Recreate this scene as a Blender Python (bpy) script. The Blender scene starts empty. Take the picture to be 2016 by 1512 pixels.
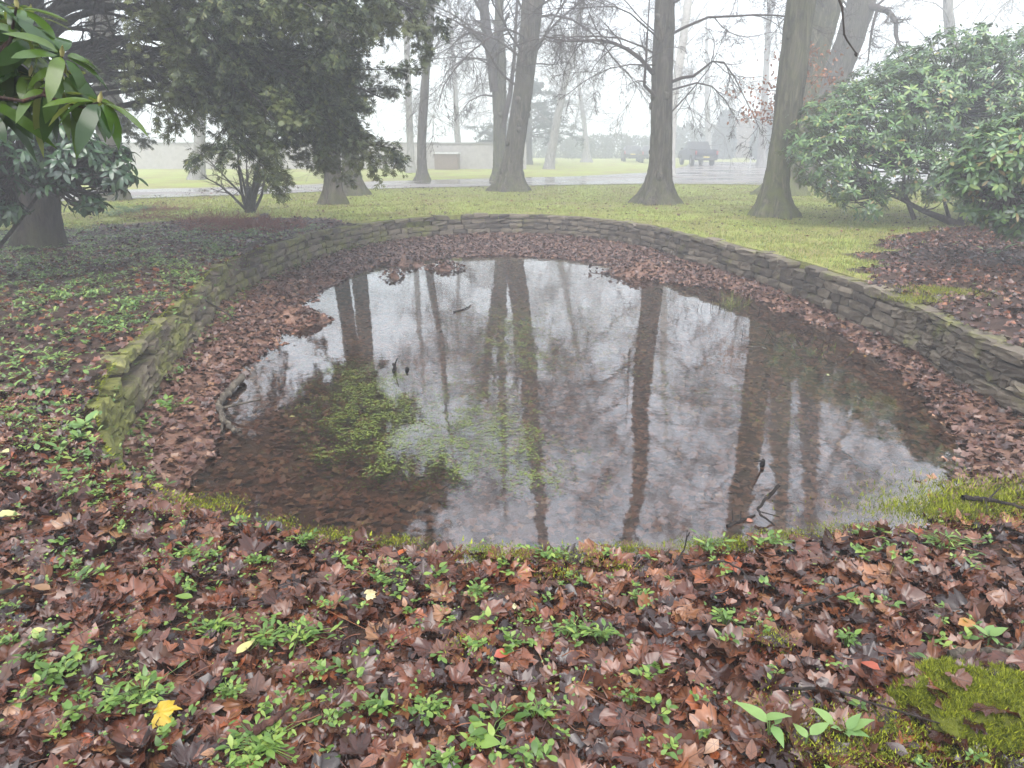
import bpy, math, random
import numpy as np
from math import radians as R_, sin, cos, pi
rng = np.random.default_rng(11)
random.seed(11)
scene = bpy.context.scene
COL = scene.collection

# ------------------------------------------------------------------ camera, world, sun, exposure
TH = R_(18.6); FPX = 1400.0; CAMH = 1.6
cd = bpy.data.cameras.new('camera'); cam = bpy.data.objects.new('camera', cd); COL.objects.link(cam)
cam.location = (0, 0, CAMH); cam.rotation_euler = (pi/2 - TH, 0, 0)
cd.sensor_width = 36; cd.lens = 36*FPX/2016; cd.clip_start = 0.05; cd.clip_end = 900
scene.camera = cam

world = bpy.data.worlds.new('World'); scene.world = world; world.use_nodes = True
wt = world.node_tree; wt.nodes.clear()
sky = wt.nodes.new('ShaderNodeTexSky'); sky.sky_type = 'NISHITA'; sky.sun_disc = False
sky.sun_elevation = R_(58); sky.sun_rotation = R_(200); sky.air_density = 1.0; sky.dust_density = 1.0; sky.ozone_density = 1.0
hs = wt.nodes.new('ShaderNodeHueSaturation'); hs.inputs['Saturation'].default_value = 0.3
# an overcast sky is up to three times brighter overhead than at the horizon
tc = wt.nodes.new('ShaderNodeTexCoord'); sx = wt.nodes.new('ShaderNodeSeparateXYZ')
mr = wt.nodes.new('ShaderNodeMapRange'); mr.inputs[1].default_value = 0; mr.inputs[2].default_value = 1
mr.inputs[3].default_value = 0.85; mr.inputs[4].default_value = 2.3
vm = wt.nodes.new('ShaderNodeVectorMath'); vm.operation = 'SCALE'
bg = wt.nodes.new('ShaderNodeBackground'); bg.inputs['Strength'].default_value = 0.14
wo = wt.nodes.new('ShaderNodeOutputWorld')
wt.links.new(sky.outputs[0], hs.inputs['Color']); wt.links.new(tc.outputs['Generated'], sx.inputs[0])
wt.links.new(sx.outputs['Z'], mr.inputs[0]); wt.links.new(hs.outputs[0], vm.inputs[0])
wt.links.new(mr.outputs[0], vm.inputs['Scale']); wt.links.new(vm.outputs[0], bg.inputs['Color'])
wt.links.new(bg.outputs[0], wo.inputs['Surface'])

sd = bpy.data.lights.new('sun', 'SUN'); sd.energy = 1.2; sd.angle = R_(40); sd.color = (1.0, 0.95, 0.88)
sun = bpy.data.objects.new('sun', sd); COL.objects.link(sun)
sun.rotation_euler = (R_(32), 0, R_(200-180)); sun.location = (0, -10, 40)

vs = scene.view_settings; vs.view_transform = 'Standard'; vs.look = 'None'; vs.gamma = 1; vs.exposure = 1.53
cy = scene.cycles
cy.max_bounces = 6; cy.diffuse_bounces = 2; cy.glossy_bounces = 2; cy.transmission_bounces = 2
cy.transparent_max_bounces = 8; cy.volume_bounces = 1; cy.caustics_reflective = False; cy.caustics_refractive = False
cy.sample_clamp_indirect = 4
cy.use_denoising = True
try: cy.denoiser = 'OPENIMAGEDENOISE'
except Exception: pass

HAZE = 0.0096

# ------------------------------------------------------------------ pixel (2016 x 1512 photo) to world
def ray(px, py):
    X = (px-1008)/FPX; Y = (756-py)/FPX
    return np.array([X, cos(TH)+Y*sin(TH), -sin(TH)+Y*cos(TH)])
def up(px, py, z=0.0):
    d = ray(px, py); t = (z-CAMH)/d[2]
    return np.array([d[0]*t, d[1]*t, z])
def at_y(px, py, y):
    d = ray(px, py); t = y/d[1]
    return np.array([d[0]*t, y, CAMH+d[2]*t])
def at_depth(px, py, t):
    d = ray(px, py); return np.array([d[0]*t, d[1]*t, CAMH+d[2]*t])

def fbm(x, y, s=1.0, seed=0):
    r = np.random.default_rng(seed); v = 0; a = 1.0; f = 1.0/s
    for k in range(5):
        for q in range(2):
            th = r.uniform(0, 2*pi); ph = r.uniform(0, 2*pi); ff = f*r.uniform(.8, 1.25)
            v = v + a*np.sin((x*cos(th)+y*sin(th))*ff*2*pi + ph + 1.3*np.sin((x*-sin(th)+y*cos(th))*ff*4.1+ph))
        a *= .55; f *= 1.9
    return v/3.2

def inpoly(x, y, poly):
    x = np.asarray(x, float); y = np.asarray(y, float); c = np.zeros(x.shape, bool); n = len(poly)
    for i in range(n):
        x0, y0 = poly[i][:2]; x1, y1 = poly[(i+1) % n][:2]
        if y0 == y1: continue
        k = ((y0 > y) != (y1 > y)) & (x < (x1-x0)*(y-y0)/(y1-y0)+x0); c ^= k
    return c

# ------------------------------------------------------------------ mesh helpers
def tag(o, label=None, cat=None, group=None, kind=None):
    if label: o['label'] = label
    if cat: o['category'] = cat
    if group: o['group'] = group
    if kind: o['kind'] = kind
    return o
def empty(name, loc=(0, 0, 0), label=None, cat=None, group=None):
    o = bpy.data.objects.new(name, None); COL.objects.link(o); o.location = tuple(float(v) for v in loc); o.empty_display_size = .2
    return tag(o, label, cat, group)

class MB:
    def __init__(s): s.V = []; s.F = {}; s.n = 0; s.LP = []
    def add(s, V, *Fs):
        V = np.asarray(V, float).reshape(-1, 3)
        for F in Fs:
            F = np.asarray(F, int)
            if len(F): s.F.setdefault(F.shape[1], []).append(F+s.n)
        s.V.append(V); s.n += len(V); return s
    def tubes(s, P, Rr, k=4):
        """P (m,n,3), Rr (m,n)"""
        P = np.asarray(P, float); Rr = np.asarray(Rr, float); m, n, _ = P.shape
        if m == 0: return s
        t = np.gradient(P, axis=1); t /= np.linalg.norm(t, axis=2, keepdims=True)+1e-9
        mt = np.abs(t.mean(axis=1)); ref = np.eye(3)[np.argmin(mt, axis=1)][:, None, :]
        u = np.cross(t, ref); u /= np.linalg.norm(u, axis=2, keepdims=True)+1e-9
        v = np.cross(t, u)
        a = np.arange(k)*2*pi/k
        V = P[:, :, None, :]+Rr[:, :, None, None]*(u[:, :, None, :]*np.cos(a)[None, None, :, None]+v[:, :, None, :]*np.sin(a)[None, None, :, None])
        i = np.arange(n-1)[:, None]*k; j = np.arange(k)[None, :]; j2 = (j+1) % k
        q = np.stack([i+j, i+k+j, i+k+j2, i+j2], -1).reshape(-1, 4)
        q = (q[None]+(np.arange(m)*n*k)[:, None, None]).reshape(-1, 4)
        s.add(V.reshape(-1, 3), q)
        cap = np.arange(k)+(n-1)*k
        if k > 2: s.F.setdefault(k, []).append(cap[None]+(np.arange(m)*n*k)[:, None]+s.n-m*n*k)
        return s
    def tube(s, pts, r, k=6):
        pts = np.asarray(pts, float); r = np.broadcast_to(np.asarray(r, float), (len(pts),))
        return s.tubes(pts[None], r[None], k)
    def inst(s, tpl, M, T):
        Vt, *Fs = tpl; n = len(T)
        if n == 0: return s
        V = np.einsum('nij,kj->nki', M, Vt)+np.asarray(T)[:, None, :]
        s.LP.append(np.tile(Vt, (n, 1)))
        off = (np.arange(n)*len(Vt))[:, None, None]
        return s.add(V.reshape(-1, 3), *[(F[None]+off).reshape(-1, F.shape[1]) for F in Fs])
    def build(s, name, mat, parent=None, smooth=True, origin=None):
        V = np.concatenate(s.V) if s.V else np.zeros((0, 3))
        if origin is not None: V = V-np.asarray(origin, float)
        me = bpy.data.meshes.new(name); me.vertices.add(len(V)); me.vertices.foreach_set('co', V.astype(np.float32).ravel())
        L = []; st = []; c = 0
        for k, fs in s.F.items():
            F = np.concatenate(fs); L.append(F.ravel()); st.append(c+np.arange(len(F))*k); c += F.size
        L = np.concatenate(L).astype(np.int32); st = np.concatenate(st).astype(np.int32)
        me.loops.add(len(L)); me.loops.foreach_set('vertex_index', L)
        me.polygons.add(len(st)); me.polygons.foreach_set('loop_start', st)
        me.polygons.foreach_set('use_smooth', np.full(len(st), smooth))
        me.update(calc_edges=True); me.validate()
        if mat: me.materials.append(mat)
        o = bpy.data.objects.new(name, me); COL.objects.link(o)
        if parent is not None: o.parent = parent
        elif origin is not None: o.location = tuple(float(v) for v in origin)
        return o

def leaf_coords(o, mb):
    a = o.data.attributes.new('leaf', 'FLOAT_VECTOR', 'POINT'); a.data.foreach_set('vector', np.concatenate(mb.LP).astype(np.float32).ravel()); return o
def nrm(v): return v/(np.linalg.norm(v, axis=-1, keepdims=True)+1e-12)
def frames(d, n0):
    """matrices with local y along d and local z near n0"""
    y = nrm(d); x = nrm(np.cross(y, n0)); z = np.cross(x, y)
    return np.stack([x, y, z], -1)
def randdir(n): return nrm(rng.normal(size=(n, 3)))
def flat_frames(n, tilt):
    """leaf lying about flat: random yaw, normal tilted"""
    a = rng.uniform(0, 2*pi, n); nz = np.stack([rng.normal(0, tilt, n), rng.normal(0, tilt, n), np.ones(n)], -1)
    d = np.stack([np.cos(a), np.sin(a), np.zeros(n)], -1); nz = nrm(nz)
    d = nrm(d-(d*nz).sum(1, keepdims=True)*nz)
    return frames(d, nz)

def leaf_strip(L, W, prof, seg=4, fold=.25, droop=.3, wave=0):
    """leaf from the origin along +y: left edge, midrib, right edge"""
    V = []
    for i in range(seg+1):
        t = i/seg; w = W*.5*prof(t)+.0006
        y = L*t; z = -droop*L*t*t
        e = fold*w+wave*L*sin(t*9)
        V += [(-w, y, z+e), (0, y, z), (w, y, z+e*.9)]
    F = []
    for i in range(seg):
        a = i*3; F += [(a, a+1, a+4, a+3), (a+1, a+2, a+5, a+4)]
    return np.array(V), np.array(F)
ovate = lambda t: max(0, sin(pi*min(1, t**.7)))
oblong = lambda t: min(1, (t*4.2)**.75)*min(1, max(0, (1-t)*3.4)**.6)
lance = lambda t: max(0, sin(pi*t**.85))**.8
obov = lambda t: max(0, (t**1.1)*sin(pi*min(1, .18+.82*t)) * 1.9 + .12*(1-t))

# maple-like lobed leaf outline (angle in degrees from +y, radius)
OUT = [(170, .20), (142, .50), (118, .68), (108, .60), (98, .68), (84, .60), (71, .74), (60, .78), (50, .95), (42, .80), (34, .78), (27, .64), (19, .76), (12, .80), (7, .94)]
def maple(kind, seed, lod=0):
    r = np.random.default_rng(seed)
    if lod == 0: half = OUT
    else: half = [(160, .28), (118, .68), (88, .56), (50, .93), (27, .63), (9, .84)]
    pol = [(a, q) for a, q in half]+[(0, 1.0)]+[(-a, q) for a, q in reversed(half)]
    pol = [(a, q*r.uniform(.88, 1.08)) for a, q in pol]
    c1, c2, c3, c4 = r.normal(0, .24), r.normal(0, .24), r.normal(0, .28), r.normal(0, .22)
    if kind: c1, c2, c3, c4 = kind*.8, kind*.2*r.normal(), .4*r.normal(), .3*r.normal()
    def z(x, y, a, q):
        vein = min(abs(abs(a)-v) for v in (0, 50, 118))/25.0
        return (.085*vein*q if lod == 0 else .05*vein*q)
    rings = (.35, .68, 1.0) if lod == 0 else (1.0,)
    V = [(0, 0, 0)]
    for f in rings:
        for a, q in pol:
            qq = q*f if f == 1 else (q*f*.6+f*.62*.4)
            x = qq*sin(R_(a)); y = qq*cos(R_(a))
            zz = z(x, y, a, qq)+c1*x*x+c2*(y-.2)**2*.8+c3*x*y+c4*y*abs(y)*.4
            if lod == 0: zz += r.normal(0, .03)+(f == 1)*r.normal(0, .075)
            V.append((x, y, zz))
    n = len(pol); T = [(0, 1+i, 1+(i+1) % n) for i in range(n-1)]; Q = []
    for k in range(len(rings)-1):
        a = 1+k*n; b = a+n
        Q += [(a+i, b+i, b+i+1, a+i+1) for i in range(n-1)]
    V = np.array(V); V[:, 1] -= .25; V[:, 2] -= V[:, 2].mean()*.5
    # a thin leaf stalk
    return (V, np.array(T), np.array(Q)) if Q else (V, np.array(T))

# ------------------------------------------------------------------ materials
def new_mat(name):
    m = bpy.data.materials.new(name); m.use_nodes = True; nt = m.node_tree; nt.nodes.clear()
    out = nt.nodes.new('ShaderNodeOutputMaterial'); b = nt.nodes.new('ShaderNodeBsdfPrincipled')
    nt.links.new(b.outputs[0], out.inputs['Surface'])
    return m, nt, b, out
def nd(nt, t, **kw):
    n = nt.nodes.new(t)
    for k, v in kw.items():
        if k in n.inputs: n.inputs[k].default_value = v
        else: setattr(n, k, v)
    return n
def ramp(nt, src, stops, interp='LINEAR'):
    r = nt.nodes.new('ShaderNodeValToRGB'); r.color_ramp.interpolation = interp
    el = r.color_ramp.elements
    while len(el) < len(stops): el.new(.5)
    for e, (p, c) in zip(el, stops): e.position = p; e.color = (*c, 1) if len(c) == 3 else c
    nt.links.new(src, r.inputs[0]); return r.outputs[0]
def noise(nt, scale, detail=4, rough=.55, vec=None, dist=0):
    n = nd(nt, 'ShaderNodeTexNoise'); n.inputs['Scale'].default_value = scale; n.inputs['Detail'].default_value = detail
    n.inputs['Roughness'].default_value = rough; n.inputs['Distortion'].default_value = dist
    if vec is not None: nt.links.new(vec, n.inputs['Vector'])
    return n.outputs['Fac']
def objvec(nt, scale=(1, 1, 1)):
    t = nd(nt, 'ShaderNodeTexCoord'); m = nd(nt, 'ShaderNodeMapping'); m.inputs['Scale'].default_value = scale
    nt.links.new(t.outputs['Object'], m.inputs[0]); return m.outputs[0]
def mix(nt, fac, a, b, mode='MIX'):
    n = nd(nt, 'ShaderNodeMix'); n.data_type = 'RGBA'; n.blend_type = mode
    def put(sock, v):
        if isinstance(v, bpy.types.NodeSocket): nt.links.new(v, sock)
        else: sock.default_value = (*v, 1) if isinstance(v, tuple) else v
    put(n.inputs[0], fac); put(n.inputs[6], a); put(n.inputs[7], b); return n.outputs[2]
def bump(nt, b, h, strength=.5, dist=.02):
    n = nd(nt, 'ShaderNodeBump'); n.inputs['Strength'].default_value = strength; n.inputs['Distance'].default_value = dist
    nt.links.new(h, n.inputs['Height']); nt.links.new(n.outputs[0], b.inputs['Normal'])
def math_n(nt, op, a, b=None):
    n = nd(nt, 'ShaderNodeMath'); n.operation = op
    for i, v in enumerate((a, b)):
        if v is None: continue
        if isinstance(v, bpy.types.NodeSocket): nt.links.new(v, n.inputs[i])
        else: n.inputs[i].default_value = v
    return n.outputs[0]

def leaf_mat(name, stops, rough=.35, mott=.35, mscale=40, trans=0.0, spec=.5, under=None, veins=False, patch=None):
    m, nt, b, out = new_mat(name)
    g = nd(nt, 'ShaderNodeNewGeometry')
    c = ramp(nt, g.outputs['Random Per Island'], stops)
    n = noise(nt, mscale, 3, vec=objvec(nt))
    c2 = mix(nt, mott, c, ramp(nt, n, [(.3, (.25, .22, .2)), (.72, (1.0, 1.0, 1.0))]), 'MULTIPLY')
    if veins:
        at = nd(nt, 'ShaderNodeAttribute'); at.attribute_name = 'leaf'; sp = nd(nt, 'ShaderNodeSeparateXYZ'); nt.links.new(at.outputs['Vector'], sp.inputs[0])
        ax_ = math_n(nt, 'ABSOLUTE', sp.outputs['X']); yy = math_n(nt, 'ADD', sp.outputs['Y'], .25); dmin = ax_
        for an in (50, 118): dmin = math_n(nt, 'MINIMUM', dmin, math_n(nt, 'ABSOLUTE', math_n(nt, 'SUBTRACT', math_n(nt, 'MULTIPLY', ax_, cos(R_(an))), math_n(nt, 'MULTIPLY', yy, sin(R_(an))))))
        vf = ramp(nt, dmin, [(.008, (1, 1, 1)), (.04, (0, 0, 0))])
        c2 = mix(nt, math_n(nt, 'MULTIPLY', vf, .55), c2, (.022, .011, .008)); bump(nt, b, vf, -.5, .004)
    if patch: c2 = mix(nt, ramp(nt, noise(nt, .55, 3, .5, objvec(nt)), [(.48, (0, 0, 0)), (.62, (.7, .7, .7))]), c2, patch)
    if under: c2 = mix(nt, g.outputs['Backfacing'], c2, mix(nt, 0.75, c2, under))
    nt.links.new(c2, b.inputs['Base Color']); b.inputs['Roughness'].default_value = rough
    b.inputs['Specular IOR Level'].default_value = spec
    if trans:
        t = nd(nt, 'ShaderNodeBsdfTranslucent'); nt.links.new(c2, t.inputs['Color'])
        ms = nd(nt, 'ShaderNodeMixShader'); ms.inputs[0].default_value = trans
        nt.links.new(b.outputs[0], ms.inputs[1]); nt.links.new(t.outputs[0], ms.inputs[2]); nt.links.new(ms.outputs[0], out.inputs['Surface'])
    return m
M_LITTER = leaf_mat('wet_leaf_litter', [(0, (.014, .006, .004)), (.22, (.042, .014, .008)), (.42, (.115, .036, .017)), (.58, (.08, .038, .024)), (.76, (.165, .064, .030)), (.87, (.15, .04, .015)), (.97, (.24, .12, .055)), (1, (.28, .065, .02))], rough=.27, mott=.55, mscale=28, spec=.5, veins=True)
M_BED = leaf_mat('pond_leaf', [(0, (.13, .06, .036)), (.3, (.29, .13, .078)), (.6, (.40, .195, .12)), (.85, (.33, .165, .105)), (1, (.52, .31, .18))], rough=.4, mott=.5, mscale=20)
M_SILTLEAF = leaf_mat('silt_leaf', [(0, (.035, .017, .012)), (.3, (.085, .036, .024)), (.6, (.13, .06, .04)), (.85, (.16, .085, .06)), (1, (.24, .13, .07))], rough=.38, mott=.5)
M_GRASS = leaf_mat('grass_blade', [(0, (.10, .14, .025)), (.35, (.20, .25, .042)), (.65, (.30, .335, .065)), (.86, (.36, .33, .10)), (1, (.24, .16, .08))], rough=.5, mott=.2, trans=.25)
M_HERB = leaf_mat('herb_leaf', [(0, (.055, .115, .02)), (.4, (.105, .195, .035)), (.75, (.17, .27, .05)), (1, (.25, .33, .06))], rough=.38, mott=.25, trans=.25)
M_HERBD = leaf_mat('weed_leaf', [(0, (.05, .11, .025)), (.4, (.10, .19, .045)), (.75, (.16, .26, .06)), (1, (.26, .33, .07))], rough=.42, mott=.3, trans=.2)
M_PALE = leaf_mat('pale_herb_leaf', [(0, (.13, .24, .07)), (1, (.20, .31, .09))], rough=.5, mott=.2, trans=.25)
M_MOSS = leaf_mat('moss', [(0, (.07, .09, .012)), (.4, (.16, .19, .016)), (.8, (.28, .31, .022)), (1, (.36, .38, .035))], rough=.8, mott=.3, trans=.1, spec=.2)
M_WEED = leaf_mat('pond_weed', [(0, (.06, .085, .012)), (.5, (.13, .175, .025)), (1, (.27, .33, .05))], rough=.4, mott=.2)
M_YEW = leaf_mat('yew_needles', [(0, (.018, .03, .012)), (.4, (.036, .058, .020)), (.75, (.06, .084, .025)), (.92, (.105, .12, .03)), (1, (.16, .165, .04))], rough=.5, mott=.3, mscale=1.5, patch=(.12, .135, .035))
M_RHODO = leaf_mat('rhododendron_leaf', [(0, (.028, .065, .022)), (.4, (.065, .14, .04)), (.8, (.125, .22, .055)), (.96, (.22, .30, .075)), (.975, (.24, .19, .05)), (1, (.20, .14, .05))], rough=.3, mott=.25, trans=.12, spec=.6, under=(.12, .15, .06))
M_RHODOD = leaf_mat('dark_rhododendron_leaf', [(0, (.02, .05, .025)), (.6, (.04, .085, .038)), (1, (.07, .13, .05))], rough=.24, mott=.25, trans=.08, spec=.7, under=(.08, .10, .04))
M_RHODON = leaf_mat('near_rhododendron_leaf', [(0, (.02, .055, .01)), (.5, (.045, .11, .014)), (1, (.11, .18, .018))], rough=.2, mott=.35, mscale=25, trans=.45, spec=.6, under=(.17, .20, .04))
M_BEECH = leaf_mat('dead_beech_leaf', [(0, (.17, .065, .035)), (.6, (.30, .12, .06)), (1, (.42, .20, .11))], rough=.5, mott=.2, trans=.2)
M_BRACKEN = leaf_mat('dead_bracken', [(0, (.14, .045, .03)), (1, (.26, .09, .055))], rough=.7, mott=.2)
M_CONIFER = leaf_mat('far_conifer_needles', [(0, (.02, .035, .03)), (1, (.05, .075, .06))], rough=.6, mott=.2, mscale=2)
M_MOSSY = leaf_mat('mossy_earth', [(0, (.12, .135, .018)), (1, (.12, .135, .018))], rough=.9, mott=.7, mscale=22, spec=.2)
M_HEDGE = leaf_mat('hedge_leaf', [(0, (.03, .05, .028)), (1, (.07, .09, .045))], rough=.6, mott=.3, mscale=2)
M_BEECHHEDGE = leaf_mat('beech_hedge_leaf', [(0, (.16, .10, .06)), (1, (.32, .22, .14))], rough=.6, mott=.3, mscale=2)

def bark_mat(name, dark, light, moss=0.0, mossz=1.2, bs=.6):
    m, nt, b, out = new_mat(name)
    v = objvec(nt, (1, 1, .13)); n1 = noise(nt, 9, 9, .72, v, 1.6); n2 = noise(nt, 1.6, 4, .6, objvec(nt))
    c = ramp(nt, n1, [(.36, tuple(x*.5 for x in dark)), (.47, dark), (.60, light), (.8, tuple(x*1.35 for x in light))])
    c = mix(nt, ramp(nt, n2, [(.4, (0, 0, 0)), (.65, (.65, .65, .65))]), c, tuple(x*.55+y*.5 for x, y in zip(dark, light)))
    if moss:
        t = nd(nt, 'ShaderNodeTexCoord'); s = nd(nt, 'ShaderNodeSeparateXYZ'); nt.links.new(t.outputs['Object'], s.inputs[0])
        zz = nd(nt, 'ShaderNodeMapRange'); zz.inputs[1].default_value = 0; zz.inputs[2].default_value = mossz; zz.inputs[3].default_value = moss; zz.inputs[4].default_value = moss*.25
        nt.links.new(s.outputs['Z'], zz.inputs[0])
        f = math_n(nt, 'MULTIPLY', zz.outputs[0], ramp(nt, noise(nt, 3.5, 5, .6, objvec(nt)), [(.38, (0, 0, 0)), (.62, (1, 1, 1))]))
        c = mix(nt, f, c, (.10, .115, .03))
    nt.links.new(c, b.inputs['Base Color']); b.inputs['Roughness'].default_value = .8; b.inputs['Specular IOR Level'].default_value = .3
    bump(nt, b, n1, bs*1.4, .06); return m
M_BARK = bark_mat('grey_bark', (.035, .028, .022), (.12, .10, .085), .5, .9)
M_BARKFAR = bark_mat('fog_paled_bark', (.16, .15, .14), (.34, .33, .31))  # far trunks: fog fade put into the colour as a paler bark
M_TWIGFAR = bark_mat('fog_paled_twig', (.18, .17, .165), (.28, .27, .26))  # far twigs paled likewise, distance haze painted into their colour
M_BARKD = bark_mat('dark_bark', (.018, .014, .011), (.055, .043, .035), .25, .8)
M_BARKM = bark_mat('mossy_bark', (.04, .036, .025), (.13, .115, .08), .9, 2.2)
M_TWIG = bark_mat('twig_bark', (.045, .034, .030), (.085, .066, .056))
M_STICK = bark_mat('wet_stick', (.014, .010, .008), (.05, .037, .03))
M_LOG = bark_mat('driftwood_bark', (.05, .04, .03), (.19, .16, .12))
M_YEWTWIG = bark_mat('yew_twig', (.02, .016, .013), (.06, .048, .04))

def ground_mat():
    m, nt, b, out = new_mat('park_ground')
    a = nd(nt, 'ShaderNodeAttribute'); a.attribute_name = 'grass'
    v = objvec(nt)
    n1 = noise(nt, 9, 6, .7, v); n2 = noise(nt, .55, 4, .6, v); n3 = noise(nt, 45, 3, .7, v)
    soil = ramp(nt, n1, [(.3, (.018, .010, .007)), (.55, (.05, .027, .018)), (.75, (.10, .055, .036))])
    gr = ramp(nt, n1, [(.28, (.12, .15, .03)), (.5, (.24, .285, .055)), (.72, (.34, .37, .09))])
    gr = mix(nt, ramp(nt, n2, [(.42, (0, 0, 0)), (.62, (.75, .75, .75))]), gr, ramp(nt, n3, [(.3, (.12, .085, .04)), (.7, (.26, .20, .09))]))
    nz = math_n(nt, 'MULTIPLY_ADD', n1, .5); nz.node.inputs[2].default_value = -.25
    f = math_n(nt, 'ADD', a.outputs['Fac'], nz)
    fr = ramp(nt, f, [(.35, (0, 0, 0)), (.65, (1, 1, 1))])
    nt.links.new(mix(nt, fr, soil, gr), b.inputs['Base Color']); b.inputs['Roughness'].default_value = .75
    b.inputs['Specular IOR Level'].default_value = .25
    bump(nt, b, math_n(nt, 'ADD', n3, n1), .7, .03); return m
def bed_mat():
    m, nt, b, out = new_mat('pond_silt'); v = objvec(nt)
    n1 = noise(nt, 7, 7, .7, v); n2 = noise(nt, 30, 3, .6, v)
    c = ramp(nt, n1, [(.3, (.06, .033, .022)), (.55, (.16, .085, .056)), (.75, (.26, .145, .095))])
    nt.links.new(c, b.inputs['Base Color']); b.inputs['Roughness'].default_value = .5; bump(nt, b, n2, .5, .02); return m
def stone_mat():
    m, nt, b, out = new_mat('old_sandstone'); v = objvec(nt)
    g = nd(nt, 'ShaderNodeNewGeometry')
    c = ramp(nt, g.outputs['Random Per Island'], [(0, (.06, .046, .032)), (.5, (.12, .095, .066)), (1, (.19, .155, .11))])
    n1 = noise(nt, 14, 6, .65, v)
    c = mix(nt, .6, c, ramp(nt, n1, [(.3, (.3, .28, .25)), (.7, (1, 1, 1))]), 'MULTIPLY')
    n2 = noise(nt, 2.2, 6, .7, v)
    at = nd(nt, 'ShaderNodeAttribute'); at.attribute_name = 'mossy'
    f = ramp(nt, math_n(nt, 'ADD', n2, math_n(nt, 'MULTIPLY', at.outputs['Fac'], .3)), [(.52, (0, 0, 0)), (.68, (.85, .85, .85))])
    c = mix(nt, f, c, ramp(nt, n1, [(.35, (.07, .075, .014)), (.7, (.19, .20, .03))]))
    nt.links.new(c, b.inputs['Base Color']); b.inputs['Roughness'].default_value = .75; bump(nt, b, n1, .6, .02); return m
def water_mat():
    m, nt, b, out = new_mat('pond_water'); nt.nodes.remove(b)
    v = objvec(nt, (1, 1, 1)); n1 = noise(nt, 3.0, 3, .5, v, .4); n2 = noise(nt, 22, 2, .5, v)
    h = math_n(nt, 'ADD', n1, math_n(nt, 'MULTIPLY', n2, .10))
    # rings left by a few rain drops
    wv = nd(nt, 'ShaderNodeTexVoronoi'); wv.inputs['Scale'].default_value = .9; nt.links.new(v, wv.inputs['Vector'])
    rd = wv.outputs['Distance']
    ring = math_n(nt, 'SINE', math_n(nt, 'MULTIPLY', rd, 170.0))
    near = ramp(nt, rd, [(.03, (1, 1, 1)), (.085, (0, 0, 0))])
    h = math_n(nt, 'ADD', h, math_n(nt, 'MULTIPLY', math_n(nt, 'MULTIPLY', ring, near), .05))
    bp = nd(nt, 'ShaderNodeBump'); bp.inputs['Strength'].default_value = .08; bp.inputs['Distance'].default_value = .02; nt.links.new(h, bp.inputs['Height'])
    gl = nd(nt, 'ShaderNodeBsdfGlossy'); gl.inputs['Roughness'].default_value = .035; nt.links.new(bp.outputs[0], gl.inputs['Normal'])
    gl.inputs['Color'].default_value = (1, 1, 1, 1)
    tr = nd(nt, 'ShaderNodeBsdfTransparent'); tr.inputs['Color'].default_value = (.95, .91, .84, 1)
    lw = nd(nt, 'ShaderNodeFresnel'); lw.inputs['IOR'].default_value = WATER_IOR; nt.links.new(bp.outputs[0], lw.inputs['Normal'])
    ms = nd(nt, 'ShaderNodeMixShader'); nt.links.new(lw.outputs[0], ms.inputs[0]); nt.links.new(tr.outputs[0], ms.inputs[1]); nt.links.new(gl.outputs[0], ms.inputs[2])
    nt.links.new(ms.outputs[0], out.inputs['Surface']); return m
WATER_IOR = 2.3
def drive_mat():
    m, nt, b, out = new_mat('wet_gravel_drive'); v = objvec(nt); n1 = noise(nt, 30, 5, .7, v); n2 = noise(nt, .5, 5, .6, objvec(nt, (.35, 1.3, 1)))
    c = ramp(nt, n1, [(.3, (.10, .085, .075)), (.7, (.24, .21, .19))])
    wet = ramp(nt, n2, [(.48, (0, 0, 0)), (.56, (1, 1, 1))])
    nt.links.new(mix(nt, wet, c, (.06, .05, .045)), b.inputs['Base Color'])
    nt.links.new(ramp(nt, n2, [(.46, (.6, .6, .6)), (.55, (.06, .06, .06))]), b.inputs['Roughness']); bump(nt, b, n1, .08, .01); return m
def plain(name, c, rough=.5, metal=0.0, nscale=12, var=.3, spec=.5):
    m, nt, b, out = new_mat(name)
    n = noise(nt, nscale, 5, .6, objvec(nt))
    nt.links.new(mix(nt, var, c, ramp(nt, n, [(.3, tuple(x*.45 for x in c)), (.7, tuple(min(1, x*1.25) for x in c))])), b.inputs['Base Color'])
    b.inputs['Roughness'].default_value = rough; b.inputs['Metallic'].default_value = metal; b.inputs['Specular IOR Level'].default_value = spec; return m
M_GROUND = ground_mat(); M_SILT = bed_mat(); M_STONE = stone_mat(); M_WATER = water_mat(); M_DRIVE = drive_mat()

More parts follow.
